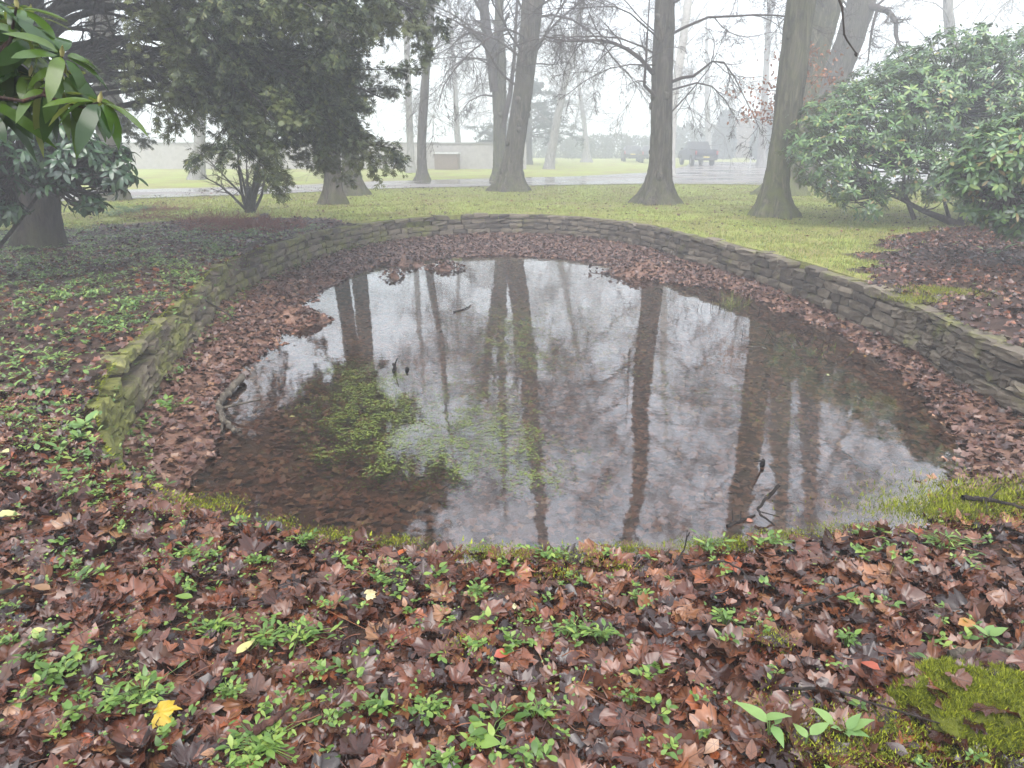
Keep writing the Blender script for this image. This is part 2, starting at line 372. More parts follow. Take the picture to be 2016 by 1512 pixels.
# ------------------------------------------------------------------ the ground, the pond bed and the water
PC = np.array([0.2, 9.5]); WL = -.58
rim_px = [(1880, 1003), (1830, 1020), (1700, 1040), (1550, 1056), (1400, 1075), (1250, 1073), (1100, 1080), (950, 1080), (850, 1070), (700, 1055), (600, 1045), (480, 1020), (380, 990), (300, 968), (262, 945), (215, 905), (196, 870), (186, 797), (208, 735), (254, 686), (300, 640), (352, 595), (397, 557), (436, 519), (496, 495), (575, 470), (650, 449), (750, 433), (850, 424), (950, 420), (1050, 420), (1150, 425), (1250, 437), (1350, 460), (1450, 483), (1560, 511), (1640, 536), (1720, 562), (1800, 592), (1900, 641), (2016, 692)]
rim_w = [up(*p)[:2] for p in rim_px]+[np.array(p) for p in ((4.25, 4.9), (3.95, 4.2), (3.4, 3.65), (2.8, 3.3))]
sh_px = [(405, 915), (402, 860), (408, 800), (455, 742), (520, 690), (556, 650), (548, 632), (600, 590), (660, 557), (722, 528), (762, 514), (840, 508), (920, 503), (1000, 502), (1150, 510), (1240, 535), (1300, 552), (1360, 560), (1440, 568), (1495, 588), (1580, 620), (1665, 652), (1722, 690), (1785, 735), (1845, 785), (1900, 840), (1930, 890), (1915, 950), (1870, 1003)]
sh_w = [up(*p, WL)[:2] for p in sh_px]
def polar(pts):
    p = np.array(pts)-PC; a = np.arctan2(p[:, 1], p[:, 0]); r = np.hypot(p[:, 0], p[:, 1]); o = np.argsort(a); return a[o], r[o]
NA = 300; ANG = np.linspace(-pi, pi, NA, endpoint=False)
def smooth(v, n):
    for _ in range(n): v = .25*np.roll(v, 1)+.5*v+.25*np.roll(v, -1)
    return v
ra, rr = polar(rim_w); RIM = smooth(np.interp(ANG, ra, rr, period=2*pi), 4)
sa, sr = polar(sh_w+[w for w in rim_w if w[1] < 4.1 and w[0] > -2.2 and w[0] < 2.6])
SH = np.minimum(smooth(np.interp(ANG, sa, sr, period=2*pi), 3), RIM)
def rim_r(x, y): return np.interp(np.arctan2(y-PC[1], x-PC[0]), ANG, RIM, period=2*pi)
def sh_r(x, y): return np.interp(np.arctan2(y-PC[1], x-PC[0]), ANG, SH, period=2*pi)
def rad(x, y): return np.hypot(x-PC[0], y-PC[1])
def rim_dist(x, y): return rad(x, y)-rim_r(x, y)          # > 0 outside the pond
def gz(x, y):
    x = np.asarray(x, float); y = np.asarray(y, float)
    fade = np.clip((26-np.hypot(x, y))/8, 0, 1)
    d = rim_dist(x, y)
    return (.035*fbm(x, y, 3.1, 5)+.018*fbm(x, y, .9, 6))*fade*np.clip(d/.5, .25, 1)-.015
ISLES = [(880, 529, .42, .28), (800, 521, .3, .18), (775, 545, .22, .15), (592, 632, .35, .2), (1255, 538, .5, .3)]
def bz(x, y):
    d = rad(x, y); rw = rim_r(x, y); rs = sh_r(x, y)
    s = np.clip((d-rs)/np.maximum(rw-rs, .05), 0, 1); out = WL+.012+.085*s**.8
    ins = WL-.15*(1-np.exp(-np.maximum(rs-d, 0)/1.1))
    z = np.where(d > rs, out, ins)
    for px_, py_, sx_, sy_ in ISLES:
        c = up(px_, py_, WL); z = z+.23*np.exp(-((x-c[0])/sx_)**2-((y-c[1])/sy_)**2)
    return z+.022*fbm(x, y, .8, 9)+.012*fbm(x, y, .25, 10)

pU = lambda *a: up(*a)[:2]
POLY_L = [pU(690, 441), pU(640, 428), pU(540, 424), pU(420, 430), pU(200, 446), pU(-300, 470), (-30, 3), (-30, -10), (0, -10), (0, 9)]
POLY_R = [(0, 9), (0, -10), (30, -10), (30, 13.5), pU(2300, 438), pU(2016, 440), pU(1850, 447), pU(1770, 462), pU(1720, 485), pU(1690, 520), pU(1700, 556)]
def grassness(x, y, jit=.5):
    jx = x+jit*fbm(x, y, 2.0, 21); jy = y+jit*fbm(x, y, 2.0, 22)
    lit = inpoly(jx, jy, POLY_L) | inpoly(jx, jy, POLY_R)
    return np.where(lit, 0.0, 1.0)

def ring_sheet(offs, zf, name, mat, inward=False):
    ca, sa_ = np.cos(ANG), np.sin(ANG); V = []
    for o in offs:
        r = RIM*o if inward else RIM+o
        x = PC[0]+r*ca; y = PC[1]+r*sa_; V.append(np.stack([x, y, zf(x, y)], -1))
    V = np.array(V); n = len(offs); mb = MB()
    i = np.arange(n-1)[:, None]*NA; j = np.arange(NA)[None]; j2 = (j+1) % NA
    q = np.stack([i+j, i+j2, i+NA+j2, i+NA+j], -1).reshape(-1, 4)
    if not inward: q = q[:, ::-1]
    mb.add(V.reshape(-1, 3), q)
    return mb
offs = [.10, .16, .25, .36, .5, .65, .8, 1.0, 1.2, 1.4, 1.65, 1.9, 2.2, 2.5, 2.9, 3.3, 3.8, 4.4, 5.1, 6, 7, 8.2, 9.6, 11.2, 13, 15.5, 18.5, 22, 27, 34, 44, 58, 78, 105, 145, 200, 265]
g = ring_sheet(offs, gz, 'ground', M_GROUND)
# a skirt of earth behind the wall
k0 = np.stack([PC[0]+(RIM+.10)*np.cos(ANG), PC[1]+(RIM+.10)*np.sin(ANG)], -1)
top = np.concatenate([k0, gz(k0[:, 0], k0[:, 1])[:, None]], 1); bot = top.copy(); bot[:, 2] = -.9
j = np.arange(NA); j2 = (j+1) % NA
g.add(np.concatenate([top, bot]), np.stack([j, j2, j2+NA, j+NA], -1))
ground = g.build('ground', M_GROUND); tag(ground, kind='structure')
co = np.concatenate(g.V); at = ground.data.attributes.new('grass', 'FLOAT', 'POINT')
gv = grassness(co[:, 0], co[:, 1])*.75+.0; gv = np.where(co[:, 2] < -.5, 0, gv); at.data.foreach_set('value', gv.astype(np.float32))
bedf = [1.03, 1.0, .97, .94, .91, .88, .85, .82, .79, .76, .73, .7, .66, .62, .57, .52, .46, .4, .33, .26, .18, .1, .03]
b = ring_sheet(bedf, bz, 'pond_bed', M_SILT, True); tag(b.build('pond_bed', M_SILT), kind='structure')
w = MB(); x = PC[0]+(RIM+.02)*np.cos(ANG); y = PC[1]+(RIM+.02)*np.sin(ANG)
w.add(np.concatenate([np.stack([x, y, np.full(NA, WL)], -1), [[PC[0], PC[1], WL]]]), np.stack([j, j2, np.full(NA, NA)], -1))
tag(w.build('water', M_WATER), kind='structure')

# drive: a ribbon of wet gravel that widens on the right
near = [up(-500, 412), up(100, 397), up(560, 381), up(740, 372), up(960, 367), up(1140, 364), up(1290, 362), up(1430, 363), up(1560, 365), up(1800, 372), up(2300, 380)]
far = [up(-500, 388), up(100, 377), up(560, 366), up(740, 357), up(960, 352), up(1140, 347), up(1290, 339), up(1352, 327), up(1360, 318), up(1500, 320), up(1900, 325)]
mb = MB(); nn = len(near); st = 8; P = []
for i in range(nn-1):
    for k in range(st):
        t = k/st; a = near[i]*(1-t)+near[i+1]*t; c = far[i]*(1-t)+far[i+1]*t
        P += [a*(1-s/6)+c*s/6 for s in range(7)]
P = np.array(P); P[:, 2] = .012-.0; rows = len(P)//7
i = np.arange(rows-1)[:, None]*7; jj = np.arange(6)[None]
mb.add(P, np.stack([i+jj, i+7+jj, i+8+jj, i+1+jj], -1).reshape(-1, 4))
tag(mb.build('driveway', M_DRIVE), kind='structure')

# ------------------------------------------------------------------ the dry stone wall round the pond
def box_tpl(n=3):
    """a rounded block of unit size, n x n faces a side"""
    V = {}; L = []; F = []
    def vid(p):
        k = tuple(np.round(p, 4))
        if k not in V: V[k] = len(L); L.append(p)
        return V[k]
    gd = np.linspace(-.5, .5, n+1)
    for ax in range(3):
        for sgn in (-.5, .5):
            for i in range(n):
                for jx in range(n):
                    q = []
                    for (a, c) in ((i, jx), (i+1, jx), (i+1, jx+1), (i, jx+1)):
                        p = [0, 0, 0]; p[ax] = sgn; p[(ax+1) % 3] = gd[a]; p[(ax+2) % 3] = gd[c]; q.append(vid(p))
                    F.append(q if sgn > 0 else q[::-1])
    P = np.array(L, float)
    if n == 1: return P, np.array(F)
    nn_ = np.sum((np.abs(P) > .49), axis=1)
    P *= np.where(nn_ == 3, .90, np.where(nn_ == 2, .97, 1.0))[:, None]
    return P, np.array(F)
def block(mb, c, ex, ey, ez, sx_, sy_, sz, jit, tpl):
    V, F = tpl; Q = V+rng.normal(0, jit, V.shape)
    mb.add(np.asarray(c)+Q[:, :1]*sx_*ex+Q[:, 1:2]*sy_*ey+Q[:, 2:]*sz*ez, F)
BOX3 = box_tpl(4); BOX2 = box_tpl(2)
fine = np.linspace(-pi, pi, 3600, endpoint=False); fr_ = np.interp(fine, ANG, RIM, period=2*pi)
RP = np.stack([PC[0]+fr_*np.cos(fine), PC[1]+fr_*np.sin(fine)], -1)
seg = np.linalg.norm(np.roll(RP, -1, 0)-RP, axis=1); S = np.concatenate([[0], np.cumsum(seg)]); LEN = S[-1]
def rim_at(s):
    s = s % LEN; i = min(int(np.searchsorted(S, s))-1, 3599); i = max(i, 0)
    p = RP[i]; t = RP[(i+8) % 3600]-RP[i-8]; t = t/np.linalg.norm(t); return p, t, np.array([t[1], -t[0]])   # outward normal
wall = empty('stone_wall', (PC[0], PC[1]-6.5, -.5), 'low curved dry stone wall with mossy stones ringing the pond', 'stone wall')
core, cope = MB(), MB()
zs = [-.60, -.475, -.355, -.235, -.12]; hs_ = [.125, .12, .12, .115, .12]
for ci, (z0, hh) in enumerate(zip(zs, hs_)):
    s = rng.uniform(0, .2)
    while s < LEN-.1:
        last = ci == 4
        ln = rng.uniform(.22, .5) if last else rng.uniform(.14, .42)
        p, t, o = rim_at(s+ln/2); near_ = np.hypot(*p) < 9
        depth = rng.uniform(.2, .28); lean = (z0+.6)*.10*(1 if p[0] > 0 else 1.6)
        prot = rng.normal(0, .012)-(.015 if last else 0)
        hgt = hh*rng.uniform(.88, 1.05)*(rng.uniform(.72, .98) if last else 1)
        c = np.array([p[0]+o[0]*(depth/2-.10+lean+prot), p[1]+o[1]*(depth/2-.10+lean+prot), z0+hgt/2])
        yaw = rng.normal(0, .05); ex = np.array([t[0]*cos(yaw)+o[0]*sin(yaw), t[1]*cos(yaw)+o[1]*sin(yaw), rng.normal(0, .03)]); ey = np.array([o[0], o[1], 0.0])
        skip = (last and rng.random() < (.05 if p[0] > -1 or p[1] > 12 else .5)) or (ci == 3 and p[0] < -1.5 and rng.random() < .2) or (last and p[1] < 4.7 and p[0] < 3 and (p[0] > -2.3 or p[1] < 3.9))
        if not skip: block(cope if last else core, c, ex, ey, np.array([0, 0, 1.0]), ln*.985, depth, hgt*.97, .038, BOX3 if near_ else BOX2)
        s += ln
for mbx, nm in ((core, 'wall_courses'), (cope, 'coping_stones')):
    o = mbx.build(nm, M_STONE, None, smooth=False); o.parent = wall; o.matrix_parent_inverse = __import__('mathutils').Matrix.Translation(-wall.location)
    V = np.concatenate(mbx.V); a = o.data.attributes.new('mossy', 'FLOAT', 'POINT')
    val = np.clip((-V[:, 0]-1.2)/2, 0, 1)*.40+(V[:, 2] > -.06)*.2-.12+1.0*np.clip((5.4-V[:, 1])/.5, 0, 1)*np.clip((-1.3-V[:, 0])/.3, 0, 1)
    a.data.foreach_set('value', val.astype(np.float32))

# ------------------------------------------------------------------ fallen leaves
def in_view(x, y, m=.6): return (np.abs(x) < .76*y+m+1.0) & (y > .5)
MAP0 = [maple(0, 100+i, 0) for i in range(9)]+[maple(r_, 140+i, 0) for i, r_ in enumerate((1.5, -1.4, 1.0))]; MAP1 = [maple(0, 200+i, 1) for i in range(7)]
OVL = [leaf_strip(1.5, .8, ovate, 4, .3*q, .3*q2, 0) for q, q2 in ((1, 1), (-.6, .8), (.4, -.6))]
for k in range(3): v = OVL[k][0].copy(); v[:, 1] -= .7; OVL[k] = (v, OVL[k][1])
MC = up(1985, 1405)
def mound(x, y):
    dx = (x-MC[0])/.36; dy = (y-MC[1])/.19; r = np.hypot(dx, dy); return np.where(r < 1.05, np.interp(r, [0, .4, .68, .88, 1.0], [.10, .09, .075, .045, 0])-.9*(r < .8)*(rng.random(x.shape) < .80), 0)
def scatter_leaves(mb, x, y, z, size, tpls, tilt, lift):
    n = len(x); which = rng.integers(0, len(tpls), n); M = flat_frames(n, tilt)*size[:, None, None]
    T = np.stack([x, y, z+lift], -1)
    for k, t in enumerate(tpls):
        q = which == k
        if q.any(): mb.inst(t, M[q], T[q])
lit0 = MB()
# close up: every lobed leaf modelled with creases
n = 21000; x = rng.uniform(-3.6, 3.8, n); y = rng.uniform(.85, 4.6, n); ok = (rim_dist(x, y) > .04) & in_view(x, y)
dens = np.where(np.hypot(x, y) < 3.3, 1, .7); ok &= rng.random(n) < dens*(1.0-.35*(fbm(x, y, .9, 31) > .55))
x, y = x[ok], y[ok]
scatter_leaves(lit0, x, y, gz(x, y), rng.uniform(.030, .088, len(x))*np.where(rng.random(len(x)) < .10, 1.25, 1), MAP0, .22, rng.uniform(-.01, .035, len(x))+mound(x, y))
n = 7000; x = rng.uniform(-3.6, 3.8, n); y = rng.uniform(.85, 4.6, n); ok = (rim_dist(x, y) > .04) & in_view(x, y); x, y = x[ok], y[ok]
scatter_leaves(lit0, x, y, gz(x, y), rng.uniform(.018, .042, len(x)), OVL, .4, rng.uniform(.01, .05, len(x)))
# both banks
n = 110000; x = rng.uniform(-15, 15, n); y = rng.uniform(2.2, 18, n)
ok = (rim_dist(x, y) > .03) & in_view(x, y) & (grassness(x, y) < .5) & ~((np.hypot(x, y) < 4.2) & (np.abs(x) < 3.6))
pr = np.where(x < 0, np.clip(1.0-.04*(y-4), .45, 1)*(.7+.3*(fbm(x, y, 1.6, 33) > -.15)), .95*(.5+.5*(fbm(x, y, 1.6, 34) > -.3)))
ok &= rng.random(n) < pr; x, y = x[ok], y[ok]
scatter_leaves(lit0, x, y, gz(x, y), rng.uniform(.028, .058, len(x)), MAP1, .42, rng.uniform(.0, .03, len(x)))
# strays on the lawn
n = 2600; x = rng.uniform(-12, 14, n); y = rng.uniform(13, 30, n); ok = (rim_dist(x, y) > .1) & (grassness(x, y) > .5); x, y = x[ok], y[ok]
scatter_leaves(lit0, x, y, gz(x, y), rng.uniform(.03, .06, len(x)), MAP1, .3, np.full(len(x), .035))
# leaf stalks and bits of twig caught in the litter
n = 2600; x = rng.uniform(-3.6, 3.8, n); y = rng.uniform(.85, 4.2, n); ok = (rim_dist(x, y) > .06) & in_view(x, y); x, y = x[ok], y[ok]; n = len(x)
a = rng.uniform(0, 2*pi, n); l = rng.uniform(.03, .10, n)*np.where(rng.random(n) < .06, 3, 1); t = np.linspace(-.5, .5, 4); cv = rng.normal(0, .02, n)
P = np.stack([x[:, None]+np.cos(a)[:, None]*l[:, None]*t+cv[:, None]*(t*t*4)*np.sin(a)[:, None], y[:, None]+np.sin(a)[:, None]*l[:, None]*t-cv[:, None]*(t*t*4)*np.cos(a)[:, None], (gz(x, y)+rng.uniform(.03, .06, n))[:, None]+rng.normal(0, .15, n)[:, None]*l[:, None]*t], -1)
nv = lit0.n; lit0.tubes(P, np.full((n, 4), .0013)*rng.uniform(.7, 1.6, n)[:, None], 4); lit0.LP.append(np.full((lit0.n-nv, 3), .5))
tag(leaf_coords(lit0.build('leaf_litter', M_LITTER), lit0), kind='stuff')
# on the silt and under the water
bed = MB(); n = 85000; x = rng.uniform(-5, 5.2, n); y = rng.uniform(2.4, 18.5, n); d = rim_dist(x, y); ok = d < -.06
dry = (rad(x, y) > sh_r(x, y)-.15) | (bz(x, y) > WL-.01); ok &= rng.random(n) < np.where(dry, 1.0, .62); x, y, dry = x[ok], y[ok], dry[ok]
z = bz(x, y)
scatter_leaves(bed, x[dry], y[dry], z[dry], rng.uniform(.028, .06, dry.sum()), MAP1, .42, rng.uniform(.002, .03, dry.sum()))
tag(bed.build('silt_leaves', M_SILTLEAF), kind='stuff'); bed = MB()
wet = ~dry
scatter_leaves(bed, x[wet], y[wet], z[wet], rng.uniform(.03, .062, wet.sum()), MAP1, .16, rng.uniform(.003, .018, wet.sum()))
tag(bed.build('pond_leaves', M_BED), kind='stuff')

# ------------------------------------------------------------------ grass on the lawn
def blades(x, y, h, wd, z):
    n = len(x); a = rng.uniform(0, 2*pi, n); l = rng.normal(0, .45, (n, 2))*h[:, None]
    p = np.stack([x, y, z], -1); s = np.stack([np.cos(a), np.sin(a), np.zeros(n)], -1)*wd[:, None]
    t = p+np.stack([l[:, 0], l[:, 1], h], -1)
    V = np.stack([p-s, p+s, t], 1).reshape(-1, 3); return V, np.arange(3*n).reshape(-1, 3)
gr = MB(); n = 420000; y = 8+27*rng.random(n)**1.12; x = rng.uniform(-.80, .80, n)*y
ok = (rim_dist(x, y) > .12) & (grassness(x, y, .6) > .5); ok &= fbm(x, y, 1.4, 41)+rng.normal(0, .5, n) > -.75
pyl = np.interp(x/np.maximum(y, 1), [-1, -.3, -.2, 0, .2, .3, .4, .6], [22, 25.5, 28, 30.3, 32.5, 33, 32.5, 30]); ok &= y < pyl
x, y = x[ok], y[ok]
gr.add(*blades(x, y, rng.uniform(.025, .065, len(x)), rng.uniform(.004, .008, len(x)), gz(x, y)))
n = 9000; x = rng.uniform(-9, 9, n); y = rng.uniform(2.4, 15, n); d = rim_dist(x, y); ok = (d > .05) & (d < .5) & (fbm(x, y, .8, 44) > .25) & in_view(x, y); x, y = x[ok], y[ok]
gr.add(*blades(x, y, rng.uniform(.03, .09, len(x)), rng.uniform(.0015, .003, len(x)), gz(x, y)))
tag(gr.build('grass', M_GRASS, smooth=False), kind='stuff')

# ------------------------------------------------------------------ trees
def lerp_path(P, R, t):
    """positions and tangents at t (m,c) along polylines P (m,n,3)"""
    m, n, _ = P.shape; f = t*(n-1); i = np.clip(f.astype(int), 0, n-2); u = (f-i)[..., None]; r = np.arange(m)[:, None]
    p = P[r, i]*(1-u)+P[r, i+1]*u; d = nrm(P[r, i+1]-P[r, i]); rr_ = R[r, i]*(1-u[..., 0])+R[r, i+1]*u[..., 0]
    return p, d, rr_
def grow(p, d, L, r, n, wander, trop, taper=.35):
    """m branches from p along d: (m,n,3) paths and (m,n) radii"""
    P = [p]; m = len(p); d = d.copy(); tr = np.asarray(trop, float)
    drift = rng.normal(0, wander*.6, (m, 3))
    for i in range(n-1):
        d = d+rng.normal(0, wander, (m, 3))+drift
        d[:, 2] += tr if np.ndim(tr) == 0 else tr
        d = nrm(d); p = p+d*(L/(n-1))[:, None]; P.append(p)
    return np.stack(P, 1), r[:, None]*np.linspace(1, taper, n)[None]
def children(P, R, c, tmin, ang, ratio, n, wander, trop, rr_, rmin=.004, flat=0.0, taper=.35):
    m = len(P); t = tmin+(1-tmin)*rng.random((m, c))**.8; p, d, r = lerp_path(P, R, t)
    L0 = np.linalg.norm(np.diff(P, axis=1), axis=2).sum(1)
    q = randdir(m*c).reshape(m, c, 3); q[..., 2] *= (1-flat); q = nrm(q-(q*d).sum(-1, keepdims=True)*d)
    a = rng.normal(ang, .22, (m, c))[..., None]
    dd = nrm(d*np.cos(a)+q*np.sin(a)); L = L0[:, None]*ratio*(1.15-.6*t)*rng.uniform(.6, 1.25, (m, c))
    return grow(p.reshape(-1, 3), dd.reshape(-1, 3), L.ravel(), np.maximum(r.ravel()*rr_, rmin), n, wander, trop, taper)

def trunk_rings(mb, pts, rad_, flare, fh, seed, k=22, step=.11, lobes=6, bumps=.05):
    """pts from the base up; returns the resampled axis"""
    r = np.random.default_rng(seed); pts = np.asarray(pts, float); rad_ = np.asarray(rad_, float)
    s = np.concatenate([[0], np.cumsum(np.linalg.norm(np.diff(pts, axis=0), axis=1))])
    ss = np.concatenate([np.linspace(0, min(1.2, s[-1]*.4), 14), np.arange(min(1.2, s[-1]*.4)+step*2, s[-1], step*2.2), [s[-1]]])
    X = np.stack([np.interp(ss, s, pts[:, i]) for i in range(3)], -1); rr_ = np.interp(ss, s, rad_)
    a = np.arange(k)*2*pi/k; ph = r.uniform(0, 6, 4)
    h = np.maximum(X[:, 2]-pts[0, 2], 0)
    fl = flare*np.exp(-h/fh)
    lob = .5+.5*np.cos(lobes*a+ph[0]+.8*np.sin(2*a+ph[1])); lob2 = .5+.5*np.cos(3*a+ph[2])
    prof = rr_[:, None]*(1+fl[:, None]*(.2+.75*lob[None]**1.5+.25*lob2[None])+.035*np.cos(lobes*a+ph[0])[None]*np.exp(-h/2.5)[:, None])
    prof += rr_[:, None]*bumps*(np.sin(a[None]*3+ss[:, None]*2.3+ph[3])*.5+r.normal(0, .5, (len(ss), k)))
    V = np.stack([X[:, 0, None]+prof*np.cos(a), X[:, 1, None]+prof*np.sin(a), np.repeat(X[:, 2, None], k, 1)], -1)
    V[0, :, 2] -= .12
    n = len(ss); i = np.arange(n-1)[:, None]*k; j_ = np.arange(k)[None]; jn = (j_+1) % k
    mb.add(V.reshape(-1, 3), np.stack([i+j_, i+jn, i+k+jn, i+k+j_], -1).reshape(-1, 4))
    return X, rr_
def knobs(mb, X, R, n, zmax, seed, sz=.35):
    r = np.random.default_rng(seed); V0, F0 = BOX3
    V0 = nrm(V0)*.5
    for _ in range(n):
        i = np.searchsorted(X[:, 2], r.uniform(.5, zmax)); i = min(i, len(X)-1); a = r.uniform(0, 2*pi); s = R[i]*sz*r.uniform(.6, 1.3)
        c = X[i]+np.array([cos(a), sin(a), 0])*R[i]*.93
        mb.add(c+(V0+r.normal(0, .05, V0.shape))*np.array([s*1.6, s*1.6, s*2.1]), F0)

def bare_tree(name, label, base_y, px, H, group='bare trees in the fog', limbs=26, z0=2.4, Lmax=5.0, flare=1.1, fh=.4, bark=None, seed=1, droop=-.03, detail=3, extra=None, elev=(.2, .9), stems=None, knob=6, twigs=(12, 8, 4), rmin=.0075, top=.25):
    """px: (x, y, half width) up the trunk in the photograph; the tree stands at its own distance base_y"""
    global rng
    keep = rng; rng = np.random.default_rng(seed)
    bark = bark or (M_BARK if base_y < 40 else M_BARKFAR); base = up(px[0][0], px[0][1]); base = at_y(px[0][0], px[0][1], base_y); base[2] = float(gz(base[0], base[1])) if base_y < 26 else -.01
    root = empty(name, base, label, 'tree', group)
    pts, rad_ = [], []
    for x_, y_, hw in px:
        p = at_y(x_, y_, base_y); dep = p[1]*cos(TH)-(p[2]-CAMH)*sin(TH); pts.append(p-base); rad_.append(hw/FPX*dep)
    pts[0] = np.zeros(3)
    d = nrm(pts[-1]-pts[0]); lean = pts[-1]-pts[-2]; lean = lean/max(lean[2], .1); q = pts[-1].copy(); r0 = rad_[-1]
    nup = 10; zt = q[2]; drift = np.array([lean[0]*.8, 0, 0])
    for i in range(1, nup+1):
        dz = (H-zt)/nup; q = q+np.array([drift[0]*dz+rng.normal(0, .05), rng.normal(0, .08)*dz, dz]); pts.append(q.copy()); rad_.append(r0*(1-(1-top)*(i/nup)**1.2))
    mb = MB(); X, RR = trunk_rings(mb, pts, rad_, flare, fh, seed, k=24 if base_y < 30 else 14)
    if knob: knobs(mb, X, RR, knob, 5, seed)
    mb.build('trunk', bark, root)
    cr = MB()
    # limbs
    z = z0+(H-z0)*rng.random(limbs)**1.5; ii = np.clip(np.searchsorted(X[:, 2], z), 1, len(X)-1); p = X[ii].copy()
    a = rng.uniform(0, 2*pi, limbs)+np.arange(limbs)*2.4; f = (z-z0)/(H-z0)
    el = rng.uniform(*elev, limbs)+f*.35; dd = np.stack([np.cos(a)*np.cos(el), np.sin(a)*np.cos(el), np.sin(el)], -1)
    L = Lmax*(1-.55*f)*rng.uniform(.65, 1.15, limbs)
    P, Rb = grow(p, dd, L, np.maximum(RR[ii]*rng.uniform(.07, .15, limbs)*(1+f), .016), 9, .12, droop, .25)
    allp = [(P, Rb)]
    if extra:
        for pts_, r0_, r1_ in extra:
            E = np.array([at_y(u_, v_, base_y+o_)-base for u_, v_, o_ in pts_]); m_ = len(E)
            tt = np.linspace(0, m_-1, 9); E = np.stack([np.interp(tt, np.arange(m_), E[:, c]) for c in range(3)], -1)
            allp.append((E[None], np.linspace(r0_, r1_, 9)[None]))
    P = np.concatenate([q[0] for q in allp]); Rb = np.concatenate([q[1] for q in allp])
    cr.tubes(P, Rb, 6)
    if detail > 0:
        P1, R1 = children(P, Rb, twigs[0], .22, .8, .42, 7, .16, droop*1.6, .5, rmin, .4); cr.tubes(P1, R1, 4)
    if detail > 1:
        P2, R2 = children(P1, R1, twigs[1], .2, .75, .45, 5, .18, droop*2.2, .55, rmin*.8, .3, .5); cr.tubes(P2, R2, 3)
    if detail > 2:
        P3, R3 = children(P2, R2, twigs[2], .2, .7, .55, 4, .18, droop*2.5, .6, rmin*.6, .3, .6); cr.tubes(P3, R3, 3)
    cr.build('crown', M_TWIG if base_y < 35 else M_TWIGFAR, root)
    rng = keep
    return root, base

DROOP_LIMB = [(1286, 145, -.1), (1258, 112, -.3), (1228, 92, -.5), (1195, 80, -.6), (1160, 78, -.8), (1130, 83, -.8), (1095, 78, -.9), (1068, 70, -1)]
bare_tree('lime_tree', 'straight dark tree with knobbly trunk standing before the pickup truck', 21.1,
    [(1292, 405, 24), (1296, 372, 23), (1301, 320, 21), (1302, 240, 21), (1304, 150, 20.5), (1307, 60, 20), (1309, 0, 19.5)], 15, limbs=30, z0=3.8, Lmax=4.6, elev=(.3, 1.0), seed=3, rmin=.007, droop=-.07, knob=12, flare=1.5, fh=.34,
    extra=[(DROOP_LIMB, .062, .012), ([(1290, 190, -.15), (1268, 167, -.3), (1272, 120, -.3), (1275, 60, -.3), (1281, -40, -.3)], .05, .012),
           ([(1318, 163, -.1), (1345, 152, -.3), (1372, 149, -.5), (1388, 130, -.6), (1416, 112, -.7), (1440, 140, -.7), (1465, 190, -.7), (1500, 262, -.8)], .05, .008),
           ([(1318, 178, .1), (1372, 163, .4), (1402, 170, .5), (1430, 200, .6), (1455, 245, .7)], .03, .006),
           ([(1290, 128, -.1), (1240, 127, -.5), (1200, 135, -.9), (1150, 160, -1.2), (1105, 196, -1.4)], .024, .006),
           ([(1318, 225, 0), (1360, 180, -.6), (1400, 130, -1), (1430, 60, -1.2)], .022, .006)])
bare_tree('lime_tree', 'thick trunk leaning to the right beyond the middle of the far wall', 27.0,
    [(1003, 375, 24), (1006, 345, 21), (1012, 300, 19), (1022, 230, 19), (1034, 150, 19), (1043, 60, 20), (1049, 0, 21)], 17, limbs=30, z0=4.2, Lmax=6, elev=(.3, 1.0), rmin=.008, seed=5, droop=-.06, knob=12, flare=1.1, fh=.42,
    extra=[([(1012, 165, -.4), (985, 145, -.8), (960, 100, -1), (935, 63, -1.2), (905, 72, -1.4), (875, 108, -1.6)], .045, .01),
           ([(1035, 105, -.4), (1070, 77, -.6), (1100, 84, -.9), (1130, 77, -1.1), (1165, 80, -1.2)], .04, .01),
           ([(1030, 130, -.4), (1060, 125, -.6), (1100, 128, -.7), (1108, 70, -.8)], .03, .008)])
bare_tree('forked_tree', 'pale twin-stemmed trunk rising just behind the thick leaning one', 34.0,
    [(983, 362, 14), (983, 320, 12), (984, 250, 13), (983, 180, 14), (984, 120, 13), (982, 60, 9), (983, 0, 9)], 17, limbs=28, z0=4.4, Lmax=6.5, elev=(.3, 1.0), rmin=.009, seed=6, droop=-.05, flare=.6, knob=3, bark=M_BARKM,
    extra=[([(976, 180, -.1), (969, 120, -.1), (958, 60, -.1), (951, 0, -.1), (940, -120, -.1)], .26, .18), ([(990, 250, -.2), (1005, 180, -.3), (1012, 120, -.4), (1018, 0, -.5), (1022, -160, -.6)], .13, .03),
           ([(972, 120, 0), (940, 115, -.5), (910, 118, -.7), (880, 140, -.8), (860, 190, -.9)], .05, .01), ([(975, 190, 0), (950, 186, -.5), (922, 200, -.7), (905, 225, -.8)], .04, .01)])
t3, t3b = bare_tree('beech_tree', 'moss-footed trunk beside the rhododendron with brown leaves clinging to it', 17.2,
    [(1524, 424, 29), (1526, 380, 25), (1532, 330, 22), (1546, 250, 24), (1560, 150, 27), (1570, 60, 27), (1577, 0, 27)], 15, limbs=18, z0=5.2, Lmax=4.5, seed=8, elev=(.4, 1.0), droop=-.03, flare=.9, fh=.3, bark=M_BARKM, knob=4)
bare_tree('beech_tree', 'pale smooth trunk slanting up close behind the brown-leaved one', 25.0,
    [(1540, 372, 30), (1555, 320, 25), (1580, 220, 23), (1601, 130, 23), (1619, 60, 24), (1636, 0, 25)], 16, limbs=18, z0=5, Lmax=6, elev=(.35, 1.0), rmin=.008, seed=9, flare=1.1, fh=.4, bark=M_BARKM, knob=2)
